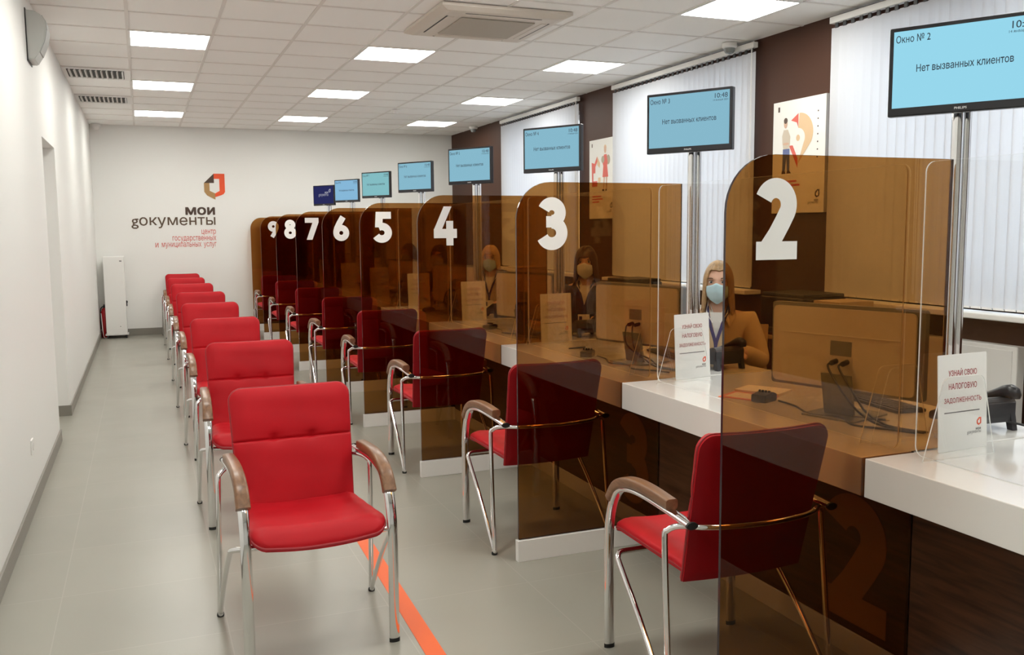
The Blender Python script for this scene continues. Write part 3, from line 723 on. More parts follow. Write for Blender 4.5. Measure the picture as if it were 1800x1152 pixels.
for n in range(2, 9):
    o = ph if n == 2 else dup(ph)
    o.location = (2.675, PY[n]+.10, CZ); o.rotation_euler = (0, 0, math.radians(6 if n % 2 else -4)); o['label'] = 'black desk phone on the counter behind the placard at window %s' % words[n]; o['group'] = 'desk phones'
tag(obj('phone_cord', T([(2.72, PY[2]+.10, CZ+.03), (2.76, PY[2]+.06, CZ+.02), (2.79, PY[2]-.02, CZ+.005), (2.80, PY[2]-.2, CZ+.005)], .004, n=5), m_cable, None, True), 'black cord trailing from the phone nearest the camera', 'cord')

# card terminals and small desk things
def terminal():
    t = thing('card_terminal', 'x', 'card terminal')
    bm = bmesh.new(); prism(bm, [(-.045, 0), (.045, 0), (.047, .028), (.02, .038), (-.045, .03)], frame((0, .033, .001), (1, 0, 0), (0, 0, 1)), .066); bmesh.ops.bevel(bm, geom=bm.edges[:], offset=.003, segments=2, affect='EDGES'); obj('terminal_body', bm, m_black, t, True)
    bm = bmesh.new()
    for k in range(4): box(bm, .0+.0, .006, -.025+.014*k, -.017+.014*k, .036, .046, bev=.001)
    obj('cradle_teeth', bm, m_black, t); obj('terminal_slot', B(-.035, -.012, -.025, .025, .0315, .0325), m_matt, t)
    return t
te = terminal()
spots = {2: (2.30, .875, .4), 3: (2.245, .83, .9), 4: (2.25, .85, .5), 5: (2.26, .86, .3)}
for n, (x, dy, a) in spots.items():
    o = te if n == 2 else dup(te)
    o.location = (x, PY[n]+dy, CZ); o.rotation_euler = (0, 0, a); o['label'] = 'small black card terminal lying on the counter at window %s' % words[n]; o['group'] = 'card terminals'
    pts = [(x+.035, PY[n]+dy-.05, CZ+.008), (x+.03, PY[n]+dy-.16, CZ+.0055), (x-.02, PY[n]+dy-.30, CZ+.0055), (x+.03, PY[n]+dy-.40, CZ+.0055), (x-.01, PY[n]+dy-.52, CZ+.0055), (x+.05, PY[n]+dy-.62, CZ+.0055), (x+.09, PY[n]+dy-.70, CZ+.0055)]
    tag(obj('terminal_cable', T(pts, .0042, seg=8, n=6), m_cable, None, True), 'black cable winding over the counter from the terminal at window %s' % words[n], 'cable', 'terminal cables')
t = thing('notepad', 'open white notepad on the counter behind the near card terminal', 'notepad', (2.43, PY[2]+1.05, CZ), .5)
obj('page_block', B(-.07, .07, -.10, .10, .001, .012, bev=.001), m_paper, t); obj('cover', B(-.22, -.071, -.10, .10, .001, .003), m_orange, t)
obj('cover_print', B(-.20, -.09, -.08, .08, .003, .0036), m_paper, t)
def pen(x, y, a, lab):
    t = thing('pen', lab, 'pen', (x, y, CZ), a)
    obj('barrel', T([(-.06, 0, .0055), (.055, 0, .0055)], .0045, seg=10), m_black, t, True); obj('tip', T([(.055, 0, .0055), (.068, 0, .005)], [.0045, .001], seg=10), m_steel, t, True); obj('clip', B(-.058, -.02, -.001, .001, .0095, .0115), m_steel, t)
pen(2.34, PY[3]+1.15, .15, 'dark pen on the counter behind the terminal at window three'); pen(2.42, PY[2]+.42, -.9, 'dark pen lying below the computer at window two'); pen(2.75, PY[3]+.35, 1.2, 'black pen beside the phone at window three')
for n, dx in ((2, 0), (3, .02), (4, 0)):
    t = thing('keyboard', 'slim keyboard under the computer screen at window %s' % words[n], 'keyboard', (2.68, PY[n]+.66, CZ), math.radians(-8), 'keyboards')
    obj('key_tray', B(-.065, .065, -.21, .21, .001, .014, bev=.003), m_matt, t)
    bm = bmesh.new()
    for i in range(5):
        for j in range(15): box(bm, -.055+.022*i, -.037+.022*i, -.20+.027*j, -.178+.027*j, .014, .018)
    obj('keys', bm, m_black, t)

# ---------------------------------------------------------------- window wall: blinds, posters, radiator, sill things
def blind(i, a, b, lab):
    t = thing('vertical_blind', lab, 'blind', (XR-.055, 0, 0), 0, 'vertical blinds')
    bm = bmesh.new(); N = round((b-a)/.079)
    bm2 = B(-.025, .02, a-.01, b+.01, 2.895, 2.94, bev=.004)
    for k in range(N):
        y = a+(b-a)*(k+.5)/N; ang = .13; c_, s_ = math.cos(ang), math.sin(ang); w = .044
        for zz0, zz1 in ((.985, 2.865),):
            pr = [(-.001+.0025*(1-(q/w)**2), q) for q in (-w, -w/2, 0, w/2, w)]
            fr = [(p*c_-q*s_, p*s_+q*c_+y) for p, q in pr]; bk = [((p-.0012)*c_-q*s_, (p-.0012)*s_+q*c_+y) for p, q in pr][::-1]
            prism(bm, fr+bk, frame((0, 0, zz0), (1, 0, 0), (0, 1, 0)), zz1-zz0)
        box(bm2, -.004, .004, y-.014, y+.014, 2.862, 2.90, mi=1)
        box(bm, -.006, .002, y-.034, y+.034, .975, .987, mi=1)
    obj('slats', bm, [m_blind, m_white], t); obj('headrail', bm2, [m_white, m_matt], t)
    bm = bmesh.new(); tube(bm, [(-.03, a+.0, 2.9), (-.032, a-.005, 2.0), (-.03, a, 1.05), (-.032, a+.012, 1.03), (-.028, a+.012, 2.9)], .0022, seg=6); obj('bead_chain', bm, m_white, t)
for i, (a, b) in enumerate(WINS):
    blind(i, a, b, ['white vertical blind on the window beside the camera, out to the right', 'white vertical blind behind the nearest pole display', 'white vertical blind behind the pole display of window three', 'white vertical blind behind the pole display of window four'][i])
def poster(y0, y1, kind, lab):
    t = thing('framed_poster', lab, 'poster', (XR, 0, 0), 0, 'framed posters')
    z0, z1 = 1.575, 2.43
    obj('poster_board', B(-.03, -.001, y0, y1, z0, z1, bev=.003), m_post, t)
    mx = frame((-.031, y1, z0), (0, -1, 0), (0, 0, 1))       # x runs from the viewer's left
    w, h = y1-y0, z1-z0
    P = lambda pts, k=0: None
    bm = bmesh.new()
    def pl(pts, mi, d=.0006): prism(bm, [(x*w, y*h) for x, y in pts], mx, d, mi)
    def ell(cx, cyy, rx, ry, mi, d=.0006, n=20): pl([(cx+rx*math.cos(2*PI*k/n), cyy+ry*math.sin(2*PI*k/n)) for k in range(n)], mi, d)
    if kind == 0:
        arc = [(.52+.26*math.cos(a), .70+.175*math.sin(a)) for a in [PI*.5-PI*.66*k/14 for k in range(15)]]
        inn = [(.50+.13*math.cos(a), .66+.085*math.sin(a)) for a in [-PI*.16+PI*.66*k/14 for k in range(15)]]
        pl(arc+[(.50, .43)]+inn, 0)
        pl([(.50, .875), (.36, .82), (.47, .795), (.50, .75)], 1); pl([(.33, .60), (.40, .60), (.50, .48), (.50, .40)], 1)
        ell(.50, .66, .035, .028, 0)
        pl([(.19, .69), (.22, .745), (.30, .745), (.35, .68), (.34, .58), (.22, .57), (.20, .62)], 3, .0008)   # shirt
        pl([(.21, .575), (.34, .575), (.345, .38), (.30, .38), (.28, .50), (.255, .38), (.205, .38)], 2, .0009); pl([(.20, .38), (.255, .38), (.27, .355), (.19, .355)], 4); pl([(.30, .38), (.345, .38), (.38, .355), (.29, .355)], 4)
        ell(.255, .80, .035, .042, 5, .0009); ell(.255, .825, .036, .026, 4, .0011); ell(.27, .62, .06, .012, 5, .001)
    else:
        pl([(.10, .72), (.22, .70), (.32, .79), (.33, .72), (.25, .66), (.25, .58), (.17, .58), (.17, .48), (.33, .48), (.33, .41), (.12, .41)], 1); pl([(.33, .79), (.44, .70), (.42, .64), (.33, .68)], 0); pl([(.36, .52), (.46, .52), (.46, .46), (.36, .46)], 0)
        pl([(.52, .72), (.60, .80), (.70, .80), (.74, .70), (.72, .66), (.76, .52), (.54, .52), (.57, .66)], 1, .0008); ell(.64, .86, .045, .045, 5, .0009); ell(.64, .885, .05, .035, 0, .0008)
        ell(.55, .74, .06, .045, 6, .001); ell(.76, .73, .075, .06, 6, .0007)
        pl([(.58, .52), (.63, .52), (.60, .37), (.57, .37)], 5); pl([(.68, .52), (.73, .52), (.70, .37), (.67, .37)], 5); pl([(.53, .37), (.60, .37), (.60, .345), (.53, .345)], 4); pl([(.66, .37), (.70, .37), (.70, .345), (.66, .345)], 4)
    o = obj('picture', bm, [m_p1, m_p2, m_p3, m_p4, m_p5, m_p6, m_p7], t)
    bm = bmesh.new()
    for k, (wd, mi) in enumerate(((.36, 1), (.42, 1), (.28, 1))): prism(bm, [(.13*w, (.275-.035*k)*h), ((.13+wd)*w, (.275-.035*k)*h), ((.13+wd)*w, (.293-.035*k)*h), (.13*w, (.293-.035*k)*h)], mx, .0005)
    obj('red_text_lines', bm, m_rtxt, t)
    bm = bmesh.new()
    prism(bm, [(.10*w, .91*h), (.135*w, .91*h), (.135*w, .955*h), (.10*w, .955*h)], mx, .0005); logo(bm, mx, .045*h/.6, .84*w, .125*h, .0005, (0, 0, 0)); text(bm, 'мои', mx, w=.07*w, h=.018*h, x0=.9*w, y0=.098*h, bold=.02, align='r', depth=.0006, rows=10); text(bm, 'gокументы', mx, w=.19*w, h=.026*h, x0=.9*w, y0=.070*h, align='r', depth=.0006, rows=12)
    if kind == 0:
        for k in range(7): prism(bm, [(.855*w, (.86-.065*k)*h), (.875*w, (.86-.065*k)*h), (.875*w, (.872-.065*k)*h), (.855*w, (.872-.065*k)*h)], mx, .0005)
    obj('poster_marks', bm, m_logo_b, t)
poster(5.397, 5.995, 0, 'framed poster of a standing man with a red and tan pin, on the brown wall'); poster(8.60, 9.185, 1, 'framed poster of a woman in red with flowers, farther along the brown wall')
for n_, (y0, y1, lab) in enumerate(((3.69, 5.0, 'white panel radiator under the nearest window in view'), (6.6, 8.2, 'white panel radiator under the second window in view'))):
    t = thing('radiator', lab, 'radiator', (XR, 0, 0), 0, 'panel radiators')
    obj('radiator_panel', B(-.095, -.03, y0, y1, .22, .78, bev=.006), m_white, t)
    bm = bmesh.new(); box(bm, -.099, -.095, y0+.03, y1-.03, .25, .755, bev=.002); obj('radiator_face', bm, m_door, t)
    for yy in (y0+.15, y1-.15): obj('wall_bracket', B(-.03, -.002, yy-.02, yy+.02, .3, .7), m_steel, t)
    bm = bmesh.new(); tube(bm, [(-.06, y1-.06, .22), (-.06, y1-.06, .0)], .010, seg=10); obj('pipe', bm, m_white, t, True)
def box_item(kind, lab, cat, x, y, z, w, d, h, m1, m2):
    t = thing(kind, lab, cat, (x, y, z))
    obj('casing', B(-d/2, d/2, -w/2, w/2, .012, h, bev=.012), m1, t); obj('paper_tray', B(-d/2-.03, -d/2+.0, -w/2+.05, w/2-.05, .02, .055, bev=.003), m2, t)
    obj('scanner_lid', B(-d/2+.01, d/2-.01, -w/2+.01, w/2-.01, h, h+.025, bev=.006), m2, t)
    bm = bmesh.new()
    for sx in (-1, 1):
        for sy in (-1, 1): box(bm, sx*(d/2-.03)-.01, sx*(d/2-.03)+.01, sy*(w/2-.03)-.01, sy*(w/2-.03)+.01, 0, .013)
    obj('feet', bm, m_rubber, t)
SX = 3.85
def sidetable(y0, y1, lab):
    t = thing('side_cabinet', lab, 'cabinet', (0, 0, 0), 0, 'low cabinets by the windows')
    obj('cabinet_top', B(4.0, 4.45, y0, y1, .70, .725, bev=.002), m_chairw, t); obj('cabinet_body', B(4.02, 4.44, y0+.02, y1-.02, .0, .70), m_kick, t)
    n = 2
    for k in range(n):
        a = y0+.02+(y1-y0-.04)*k/n; b = y0+.02+(y1-y0-.04)*(k+1)/n
        dd = obj('cabinet_door', B(4.004, 4.02, a+.003, b-.003, .05, .695, bev=.001), m_kick, t); obj('handle', B(3.985, 4.004, b-.06, b-.05, .35, .47, bev=.002), m_steel, dd)
sidetable(4.55, 5.75, 'low dark cabinet with tan top below the near man poster'); sidetable(7.0, 8.0, 'low dark cabinet below the second window in view'); sidetable(9.6, 10.6, 'low dark cabinet below the far blind')
box_item('printer', 'black printer on the low cabinet under the nearest blind', 'printer', 4.22, 5.1, .725, .46, .36, .27, m_black, m_matt)
box_item('printer', 'black printer on the low cabinet under the second blind', 'printer', 4.22, 7.45, .725, .42, .36, .26, m_black, m_matt)
box_item('printer', 'white printer on the low cabinet under the far blind', 'printer', 4.22, 10.0, .725, .42, .36, .28, m_white, m_door)
t = thing('carton', 'pale carton beside the black printer near the first blind', 'carton', (4.22, 4.70, .725)); obj('carton_body', B(-.14, .14, -.12, .12, 0, .26, bev=.002), m_cream, t); obj('carton_flap', B(-.14, .14, -.118, .118, .26, .264), m_cream, t)

# ---------------------------------------------------------------- clerks' chairs
def clerk_chair():
    t = thing('office_chair', 'x', 'chair')
    def shell(name, W_, pts):
        bm = bmesh.new(); rows = []; pts = smoothpath(pts, 4)
        for side in (0, 1):
            for p in pts: rows.append([bm.verts.new((W_*(q/4-1), p[1]-.03*(1-((q/4-1)**2))*(1 if False else .6)+side*.012, p[2])) for q in range(9)])
        n = len(pts)
        for s in (0, 1):
            for i in range(n-1):
                for q in range(8): bm.faces.new((rows[s*n+i][q], rows[s*n+i][q+1], rows[s*n+i+1][q+1], rows[s*n+i+1][q]))
        for i in range(n-1):
            for q in (0, 8): bm.faces.new((rows[i][q], rows[i+1][q], rows[n+i+1][q], rows[n+i][q]))
        for i in (0, n-1):
            for q in range(8): bm.faces.new((rows[i][q], rows[i][q+1], rows[n+i][q+1], rows[n+i][q]))
        return obj(name, bm, m_chairw, t, True)
    shell('backrest', .23, [(0, .20, .50), (0, .225, .60), (0, .25, .75), (0, .29, .90)])
    bm = bmesh.new(); prism(bm, rrect(-.23, .23, -.24, .22, .05), frame((0, 0, .395), (1, 0, 0), (0, 1, 0)), .035); bmesh.ops.bevel(bm, geom=[e for e in bm.edges if abs(e.verts[0].co.z-e.verts[1].co.z) < 1e-4], offset=.008, segments=2, affect='EDGES'); obj('seat', bm, m_chairw, t, True)
    for s in (-1, 1):
        obj('back_upright', T([(s*.16, .16, .40), (s*.16, .225, .48), (s*.16, .265, .66), (s*.16, .30, .80)], .009, seg=8, n=3), m_chrome, t, True)
        obj('armrest', B(s*.265-.022, s*.265+.022, -.14, .12, .635, .66, bev=.008), m_black, t); obj('arm_post', T([(s*.265, .0, .638), (s*.262, .0, .5), (s*.215, .0, .40)], .010, seg=8), m_chrome, t, True)
    bm = bmesh.new(); cyl(bm, (0, 0, .07), .028, .33, 16); obj('gas_post', bm, m_chrome, t, True)
    for k in range(5):
        a = 2*PI*k/5+.3; c_, s_ = math.cos(a), math.sin(a)
        obj('base_spoke', T([(0, 0, .09), (.26*c_, .26*s_, .065)], [.022, .014], seg=8), m_chrome, t, True)
        bm = bmesh.new(); lathe(bm, [(.02, -.012), (.026, -.01), (.026, .01), (.02, .012)], (0, 0, 0), 14, 'x'); bm.transform(Matrix.Translation((.26*c_, .26*s_, .0265)) @ Matrix.Rotation(a+PI/2, 4, 'Z')); box(bm, .26*c_-.006, .26*c_+.006, .26*s_-.006, .26*s_+.006, .03, .065); obj('castor', bm, m_black, t, True)
    return t

# ---------------------------------------------------------------- people
HC = Vector((0, -.03, 1.165))            # head centre of a seated clerk facing -y
def head_pt(th, ph, k=1.0):
    """point on the head: th from the face (-y) round, ph elevation"""
    a, b, c = .073, .092, .112
    z = math.sin(ph); r = math.cos(ph)
    x = a*r*math.sin(th); y = -b*r*math.cos(th); zz = c*z
    if zz < 0: f = 1-.42*(zz/-c)**1.3; x *= f; y = y*(1-.12*(zz/-c)) if y < 0 else y*(1-.45*(zz/-c))
    if y > 0: y *= 1.05
    return Vector((x, y, zz))*k
def skin_chain(verts, edges, radii, root=0):
    me = bpy.data.meshes.new('figure'); me.from_pydata(verts, edges, []); o = bpy.data.objects.new('figure', me); C.objects.link(o)
    md = o.modifiers.new('skin', 'SKIN'); md.use_smooth_shade = True
    if not me.skin_vertices: 
        try: me.attributes.new
        except Exception: pass
    lay = me.skin_vertices[0].data
    for i, r in enumerate(radii): lay[i].radius = (r, r) if not isinstance(r, tuple) else r; lay[i].use_root = (i == root)
    sb = o.modifiers.new('sub', 'SUBSURF'); sb.levels = 2; sb.render_levels = 2
    return o
POSE = dict(shoulder=(.165, 0, .965), elbow=(.235, -.06, .72), wrist=(.15, -.275, .80))
def body_mesh():
    v = [(0, .03, .54), (0, .04, .68), (0, .02, .84), (0, .015, .96), (0, .01, 1.02), (0, -.005, 1.09)]
    r = [(.155, .12), (.125, .10), (.135, .10), (.11, .075), (.055, .055), (.050, .052)]
    e = [(0, 1), (1, 2), (2, 3), (3, 4), (4, 5)]
    for s in (-1, 1):
        i = len(v); v += [(s*.165, .01, .955), (s*.235, -.05, .73), (s*.155, -.27, .805), (s*.145, -.30, .807)]; r += [.052, .043, .028, .027]; e += [(3, i), (i, i+1), (i+1, i+2), (i+2, i+3)]
        i = len(v); v += [(s*.10, -.05, .53), (s*.12, -.40, .53), (s*.12, -.41, .30), (s*.12, -.40, .10), (s*.12, -.50, .04)]; r += [.085, .06, .05, .035, .032]; e += [(0, i), (i, i+1), (i+1, i+2), (i+2, i+3), (i+3, i+4)]
    o = skin_chain(v, e, r); o = bake(o, 'torso', m_skin)
    bm = bmesh.new(); bm.from_mesh(o.data)
    # head
    nt_, np_ = 40, 28; rows = []
    for j in range(1, np_):
        ph = -PI/2+PI*j/np_; row = []
        for i in range(nt_):
            th = 2*PI*i/nt_; p = head_pt(th, ph); tt = th if th < PI else th-2*PI
            x, y, z = p
            p.y -= .024*math.exp(-(x/.011)**2-((z+.022)/.018)**2)+.012*math.exp(-(x/.009)**2-((z-.0)/.02)**2)     # nose
            if y < 0:
                for s in (-1, 1): p.y += .010*math.exp(-((x-s*.031)/.016)**2-((z-.008)/.011)**2)       # eye sockets
                p.y -= .005*math.exp(-((z-.028)/.010)**2-(x/.05)**2)
                p.y -= .007*math.exp(-(x/.022)**2-((z+.064)/.010)**2); p.y -= .006*math.exp(-(x/.02)**2-((z+.098)/.014)**2)
                p.y += .003*math.exp(-(x/.022)**2-((z+.064)/.0025)**2)
            row.append(bm.verts.new(HC+p))
        rows.append(row)
    for j in range(len(rows)-1):
        for i in range(nt_): bm.faces.new((rows[j][i], rows[j][(i+1) % nt_], rows[j+1][(i+1) % nt_], rows[j+1][i]))
    bm.faces.new(rows[0][::-1]); bm.faces.new(rows[-1])
    for s in (-1, 1):   # ears
        lathe(bm, [(.010, -.006), (.026, 0), (.022, .008), (.008, .010)], HC+Vector((s*.072, .008, -.008)), 14, 'x')
    # hands: palm and five bent fingers resting on the desk
    for s in (-1, 1):
        w = Vector((s*.145, -.30, .807)); f = Vector((-s*.30, -1, -.10)).normalized(); lat = Vector((1, -s*.30*1, 0)).normalized()
        tube(bm, [w-f*.01, w+f*.03, w+f*.06, w+f*.088], [.022, .030, .036, .033], seg=12, rb=.0135, refv=lat)
        for k, (o_, ln) in enumerate(((-.027, .066), (-.009, .076), (.009, .071), (.026, .056))):
            b = w+f*.08+lat*o_*(-s)
            tube(bm, [b, b+f*ln*.42+Vector((0, 0, .004)), b+f*ln*.75+Vector((0, 0, -.004)), b+f*ln+Vector((0, 0, -.013))], [.0095, .009, .0082, .006], seg=8)
        b = w+f*.025+lat*(-s)*(-.028); tube(bm, [b, b+f*.025-lat*(-s)*.022+Vector((0, 0, -.004)), b+f*.055-lat*(-s)*.026+Vector((0, 0, -.010))], [.012, .0105, .0075], seg=8)
    bmesh.ops.recalc_face_normals(bm, faces=bm.faces)
    o.data.materials.clear(); bm.to_mesh(o.data); bm.free()
    md = o.modifiers.new('union', 'REMESH'); md.mode = 'VOXEL'; md.voxel_size = .0048; md.use_smooth_shade = True
    sm = o.modifiers.new('smooth', 'SMOOTH'); sm.factor = .4; sm.iterations = 2
    return bake(o, 'body', m_skin)
BODY = body_mesh()
def garment(kind):
    if kind == 'jacket':
        v = [(0, .03, .52), (0, .04, .68), (0, .015, .84), (0, .015, .93), (0, .018, .985)]; r = [(.175, .14), (.15, .125), (.158, .122), (.135, .095), (.082, .066)]; e = [(0, 1), (1, 2), (2, 3), (3, 4)]
        for s in (-1, 1):
            i = len(v); v += [(s*.165, .01, .952), (s*.205, -.02, .84), (s*.238, -.05, .73), (s*.20, -.16, .772), (s*.158, -.265, .812)]; r += [.070, .064, .059, .053, .043]; e += [(3, i), (i, i+1), (i+1, i+2), (i+2, i+3), (i+3, i+4)]
    else:
        v = [(0, .04, .53), (0, .04, .58)]; r = [(.17, .13), (.16, .125)]; e = [(0, 1)]
        for s in (-1, 1):
            i = len(v); v += [(s*.10, -.05, .53), (s*.12, -.40, .535), (s*.12, -.41, .30), (s*.12, -.40, .11)]; r += [.098, .074, .062, .052]; e += [(0, i), (i, i+1), (i+1, i+2), (i+2, i+3)]
    return bake(skin_chain(v, e, r), kind, m_tan)
JACKET = garment('jacket'); TROUS = garment('trousers')
def shell_hair(name, mt, parent, length, face_half, hairline, back_len, flare, part=0.0, fringe=False):
    """hair as one thick shell: crown cap, then a curtain falling from the sides and back"""
    nt_, nv = 72, 30; bm = bmesh.new(); rows = []
    for j in range(nv+1):
        v = j/nv; row = []
        for i in range(nt_):
            th = 2*PI*i/nt_; tt = abs(th if th < PI else th-2*PI)           # 0 at the face
            k = min(1, max(0, (tt-face_half+.25)/.5)); k = k*k*(3-2*k)       # 0 = above the face, 1 = curtain
            ln = length+(back_len-length)*min(1, max(0, (tt-1.4)/1.2))
            zend_f = hairline; zend_c = -ln
            zend = zend_f*(1-k)+zend_c*k
            top = .128
            z = top-(top-zend)*(v**1.15)
            if z > .0:
                ph = math.asin(min(1, z/top)); p = head_pt(th, ph); p = Vector((p.x*1.16, p.y*1.13, z))
            else:
                p0 = head_pt(th, 0); g = 1.16+flare*min(1, -z/.2)
                p = Vector((p0.x*g, p0.y*(1.12 if p0.y < 0 else 1.10+.25*min(1, -z/.25)*0), z))
                if p0.y < 0: p.y += min(.02, -z*.12)
            wv = 1+.016*math.sin(th*23+v*1.5)+.010*math.sin(th*41-v*2)
            p = Vector((p.x*wv, p.y*wv, p.z))
            if z > .03: p.z += -.007*math.exp(-((p.x-part)/.008)**2)*(1 if p.y < .02 else 0)
            row.append(bm.verts.new(HC+p))
        rows.append(row)
    for j in range(nv):
        for i in range(nt_): bm.faces.new((rows[j][i], rows[j][(i+1) % nt_], rows[j+1][(i+1) % nt_], rows[j+1][i]))
    bmesh.ops.recalc_face_normals(bm, faces=bm.faces)
    me = bpy.data.meshes.new('h'); bm.to_mesh(me); bm.free(); o = bpy.data.objects.new('h', me); C.objects.link(o)
    sd = o.modifiers.new('thick', 'SOLIDIFY'); sd.thickness = .012; sd.offset = -1
    sb = o.modifiers.new('sub', 'SUBSURF'); sb.levels = 1; sb.render_levels = 1
    return bake(o, name, mt, parent)
def face_bits(parent, mm):
    for s in (-1, 1):
        c = HC+Vector((s*.031, -.0755, .007))
        bm = bmesh.new(); bmesh.ops.create_uvsphere(bm, u_segments=16, v_segments=10, radius=.0118); bmesh.ops.scale(bm, vec=(1.15, .75, .50), verts=bm.verts); bmesh.ops.translate(bm, vec=c, verts=bm.verts); ey = obj('eye', bm, m_eye, parent, True)
        bm = bmesh.new(); lathe(bm, [(.0056, 0), (.0056, -.0016), (.002, -.0022)], c+Vector((-s*.0, -.0080, 0)), 14, 'y'); obj('iris', bm, m_iris, ey)
        bm = bmesh.new(); tube(bm, [c+Vector((-s*.016, -.0035, .0055)), c+Vector((-s*.004, -.0095, .0092)), c+Vector((s*.010, -.0075, .0078)), c+Vector((s*.018, -.001, .004))], [.0012, .0022, .0020, .0010], seg=6); obj('eyelid', bm, m_brow, parent, True)
        bm = bmesh.new(); tube(bm, [c+Vector((-s*.016, -.009, .0185)), c+Vector((0, -.0125, .0225)), c+Vector((s*.014, -.0075, .0215)), c+Vector((s*.022, .000, .017))], [.0022, .0032, .0026, .0012], seg=6); obj('eyebrow', bm, m_brow, parent, True)
    # mask: pleated patch from the nose bridge to under the chin
    nu, nv = 24, 16; bm = bmesh.new(); rows = []
    for j in range(nv+1):
        v = j/nv; row = []
        for i in range(nu+1):
            u = 2*i/nu-1; th = u*1.22
            zt = -.006-.014*abs(u)**1.3-.004*u*u+.009*math.exp(-(u/.16)**2); zb = -.116+.045*abs(u)**1.5
            z = zt+(zb-zt)*v; ph = math.asin(max(-.98, z/.112)); p = head_pt(th, ph*.62)
            p.z = z
            out = 1.10+.05*math.sin(v*PI)
            p.x *= out; p.y = p.y*1.05-.022*math.exp(-(u/.40)**2)*(math.sin(min(1, v*.9+.22)*PI)**.5)-.004*math.sin(v*PI*1)
            p.y -= .0018*(1 if math.sin(v*PI*6) > .3 else 0)*(1-abs(u))
            row.append(bm.verts.new(HC+p))
        rows.append(row)
    for j in range(nv):
        for i in range(nu): bm.faces.new((rows[j][i], rows[j][i+1], rows[j+1][i+1], rows[j+1][i]))
    bmesh.ops.recalc_face_normals(bm, faces=bm.faces)
    me = bpy.data.meshes.new('m'); bm.to_mesh(me); bm.free(); o = bpy.data.objects.new('m', me); C.objects.link(o)
    sd = o.modifiers.new('thick', 'SOLIDIFY'); sd.thickness = .002; sd.offset = 0
    k = bake(o, 'face_mask', mm, parent)
    for s in (-1, 1):
        bm = bmesh.new(); tube(bm, [HC+Vector((s*.078, -.034, -.026)), HC+Vector((s*.080, .0, .0)), HC+Vector((s*.080, .02, -.005)), HC+Vector((s*.076, .0, -.04)), HC+Vector((s*.066, -.035, -.07))], .0013, seg=6, n=4); obj('ear_loop', bm, mm, k, True)
def clothes(parent, mj, shirt=True, lanyard=True):
    j = JACKET.copy(); j.data = JACKET.data.copy(); j.name = 'jacket'; j.data.materials.clear(); j.data.materials.append(mj); j.parent = parent; C.objects.link(j)
    tr = TROUS.copy(); tr.data = TROUS.data.copy(); tr.name = 'trousers'; tr.data.materials.clear(); tr.data.materials.append(m_trous); tr.parent = parent; C.objects.link(tr)
    # open jacket collar: two flaps folding out of the neck, over a white shirt collar
    for s in (-1, 1):
        def flap(name, m, pts, th, par):
            bm = bmesh.new(); a = [bm.verts.new(Vector((s*p[0], p[1], p[2]))) for p in pts]; b = [bm.verts.new(Vector((s*p[0], p[1]-th, p[2]+th*.4))) for p in pts]; n = len(pts)
            for t3 in range(1, n-1): bm.faces.new((a[0], a[t3], a[t3+1])); bm.faces.new((b[0], b[t3], b[t3+1]))
            for q in range(n): bm.faces.new((a[q], a[(q+1) % n], b[(q+1) % n], b[q]))
            obj(name, bm, m, par)
        flap('collar', mj, [(.055, .045, 1.068), (.072, -.02, 1.055), (.105, -.062, .985), (.070, -.098, .925), (.036, -.085, .985), (.048, -.045, 1.03)], .006, j)
        if shirt: flap('shirt_collar', m_shirt, [(.048, .03, 1.075), (.056, -.03, 1.058), (.060, -.078, 1.0), (.022, -.112, .945), (.012, -.095, .965), (.040, -.055, 1.035)], .005, j)
    if shirt:
        bm = bmesh.new(); a = [(-.036, -.072, 1.005), (.036, -.072, 1.005), (.004, -.120, .865), (-.004, -.120, .865)]
        prism(bm, [(p[0], p[2]) for p in a], frame((0, -.103, 0), (1, 0, 0), (0, 0, 1)), .006); obj('shirt_front', bm, m_shirt, j)
    if lanyard:
        for s in (-1, 1):
            obj('lanyard', T([(s*.056, .0, 1.05), (s*.054, -.065, 1.01), (s*.030, -.118, .93), (s*.003, -.130, .84), (s*.001, -.142, .80)], .003, rb=.009, seg=8, n=4, refv=(0, -1, .2)), m_scarf, j, True)
        obj('badge', B(-.042, .042, -.156, -.150, .735, .80, bev=.002), m_paper, j); obj('badge_photo', B(-.034, -.012, -.1575, -.156, .75, .787), m_scarf, j)
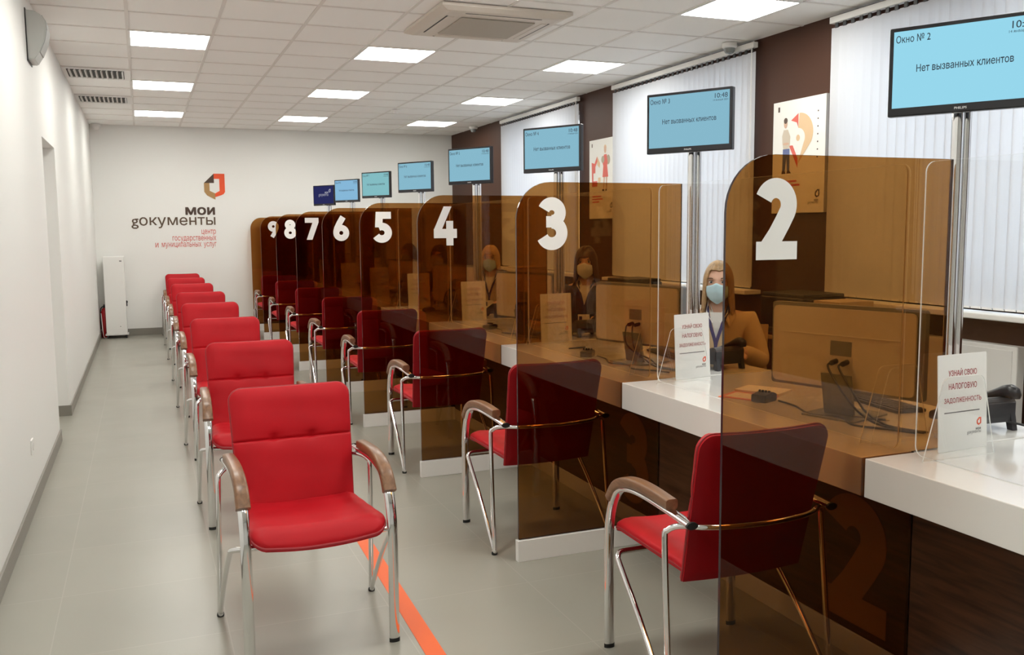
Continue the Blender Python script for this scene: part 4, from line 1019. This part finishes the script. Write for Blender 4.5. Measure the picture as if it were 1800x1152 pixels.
def clerk(n, x, y, z0, rot, hair, mj, mm, lab, lany=True, shirt=True, head_dz=0):
    t = thing('person', lab, 'person', (x, y, z0), rot, 'masked clerks behind the counter')
    b = BODY.copy(); b.parent = t; C.objects.link(b); b.name = 'body'
    if hair == 'long': shell_hair('hair', m_blond, t, .19, .84, .074, .21, .16, part=.012)
    elif hair == 'dark': shell_hair('hair', m_brunet, t, .145, .74, .040, .15, .22)
    elif hair == 'bob': shell_hair('hair', m_strawb, t, .10, .72, .046, .11, .20)
    else: shell_hair('hair', m_brunet, t, .06, .85, .058, .09, .06)
    face_bits(t, mm); clothes(t, mj, shirt, lany)
    return t
# facing: local -y is the front; rot turns it towards the camera side
clerk(3, 2.985, 4.31, 0, -math.radians(40), 'long', m_tan, m_mask, 'blonde person in a tan jacket and blue mask sitting behind the counter at window three')
clerk(4, 2.99, 5.97, .06, -math.radians(34), 'dark', m_dark, m_maskw, 'dark haired person in a navy jacket and white mask at window four')
clerk(5, 2.90, 7.70, .045, -math.radians(30), 'bob', m_cream, m_mask, 'short haired blonde person in a pale cardigan and mask at window five')
clerk(6, 2.90, 9.22, .03, -math.radians(40), 'short', m_dark, m_maskw, 'dark haired person in navy sitting behind the counter at window six')
clerk(7, 2.90, 10.35, .03, -math.radians(60), 'short', m_dark, m_mask, 'dark haired person turned aside behind the counter at window seven')
clerk(8, 2.90, 11.9, .03, -math.radians(50), 'dark', m_dark, m_mask, 'long haired person in dark clothes at window eight')
for o in (BODY, JACKET, TROUS): bpy.data.objects.remove(o)
cc = clerk_chair()
cpos = {2: (3.30, PY[2]+1.46, -.9), 3: (3.035, 4.35, -.75), 4: (3.04, 6.02, -.6), 5: (2.95, 7.75, -.55), 6: (2.95, 9.27, -.75), 7: (2.95, 10.38, -1.1), 8: (2.95, 11.94, -.9)}
for n, (x, y, a) in cpos.items():
    o = cc if n == 2 else dup(cc)
    o.location = (x, y, 0); o.rotation_euler = (0, 0, a); o['label'] = ('empty tan office chair behind the counter at window two' if n == 2 else 'tan office chair the clerk sits on at window %s' % words[n]); o['group'] = 'clerks office chairs'
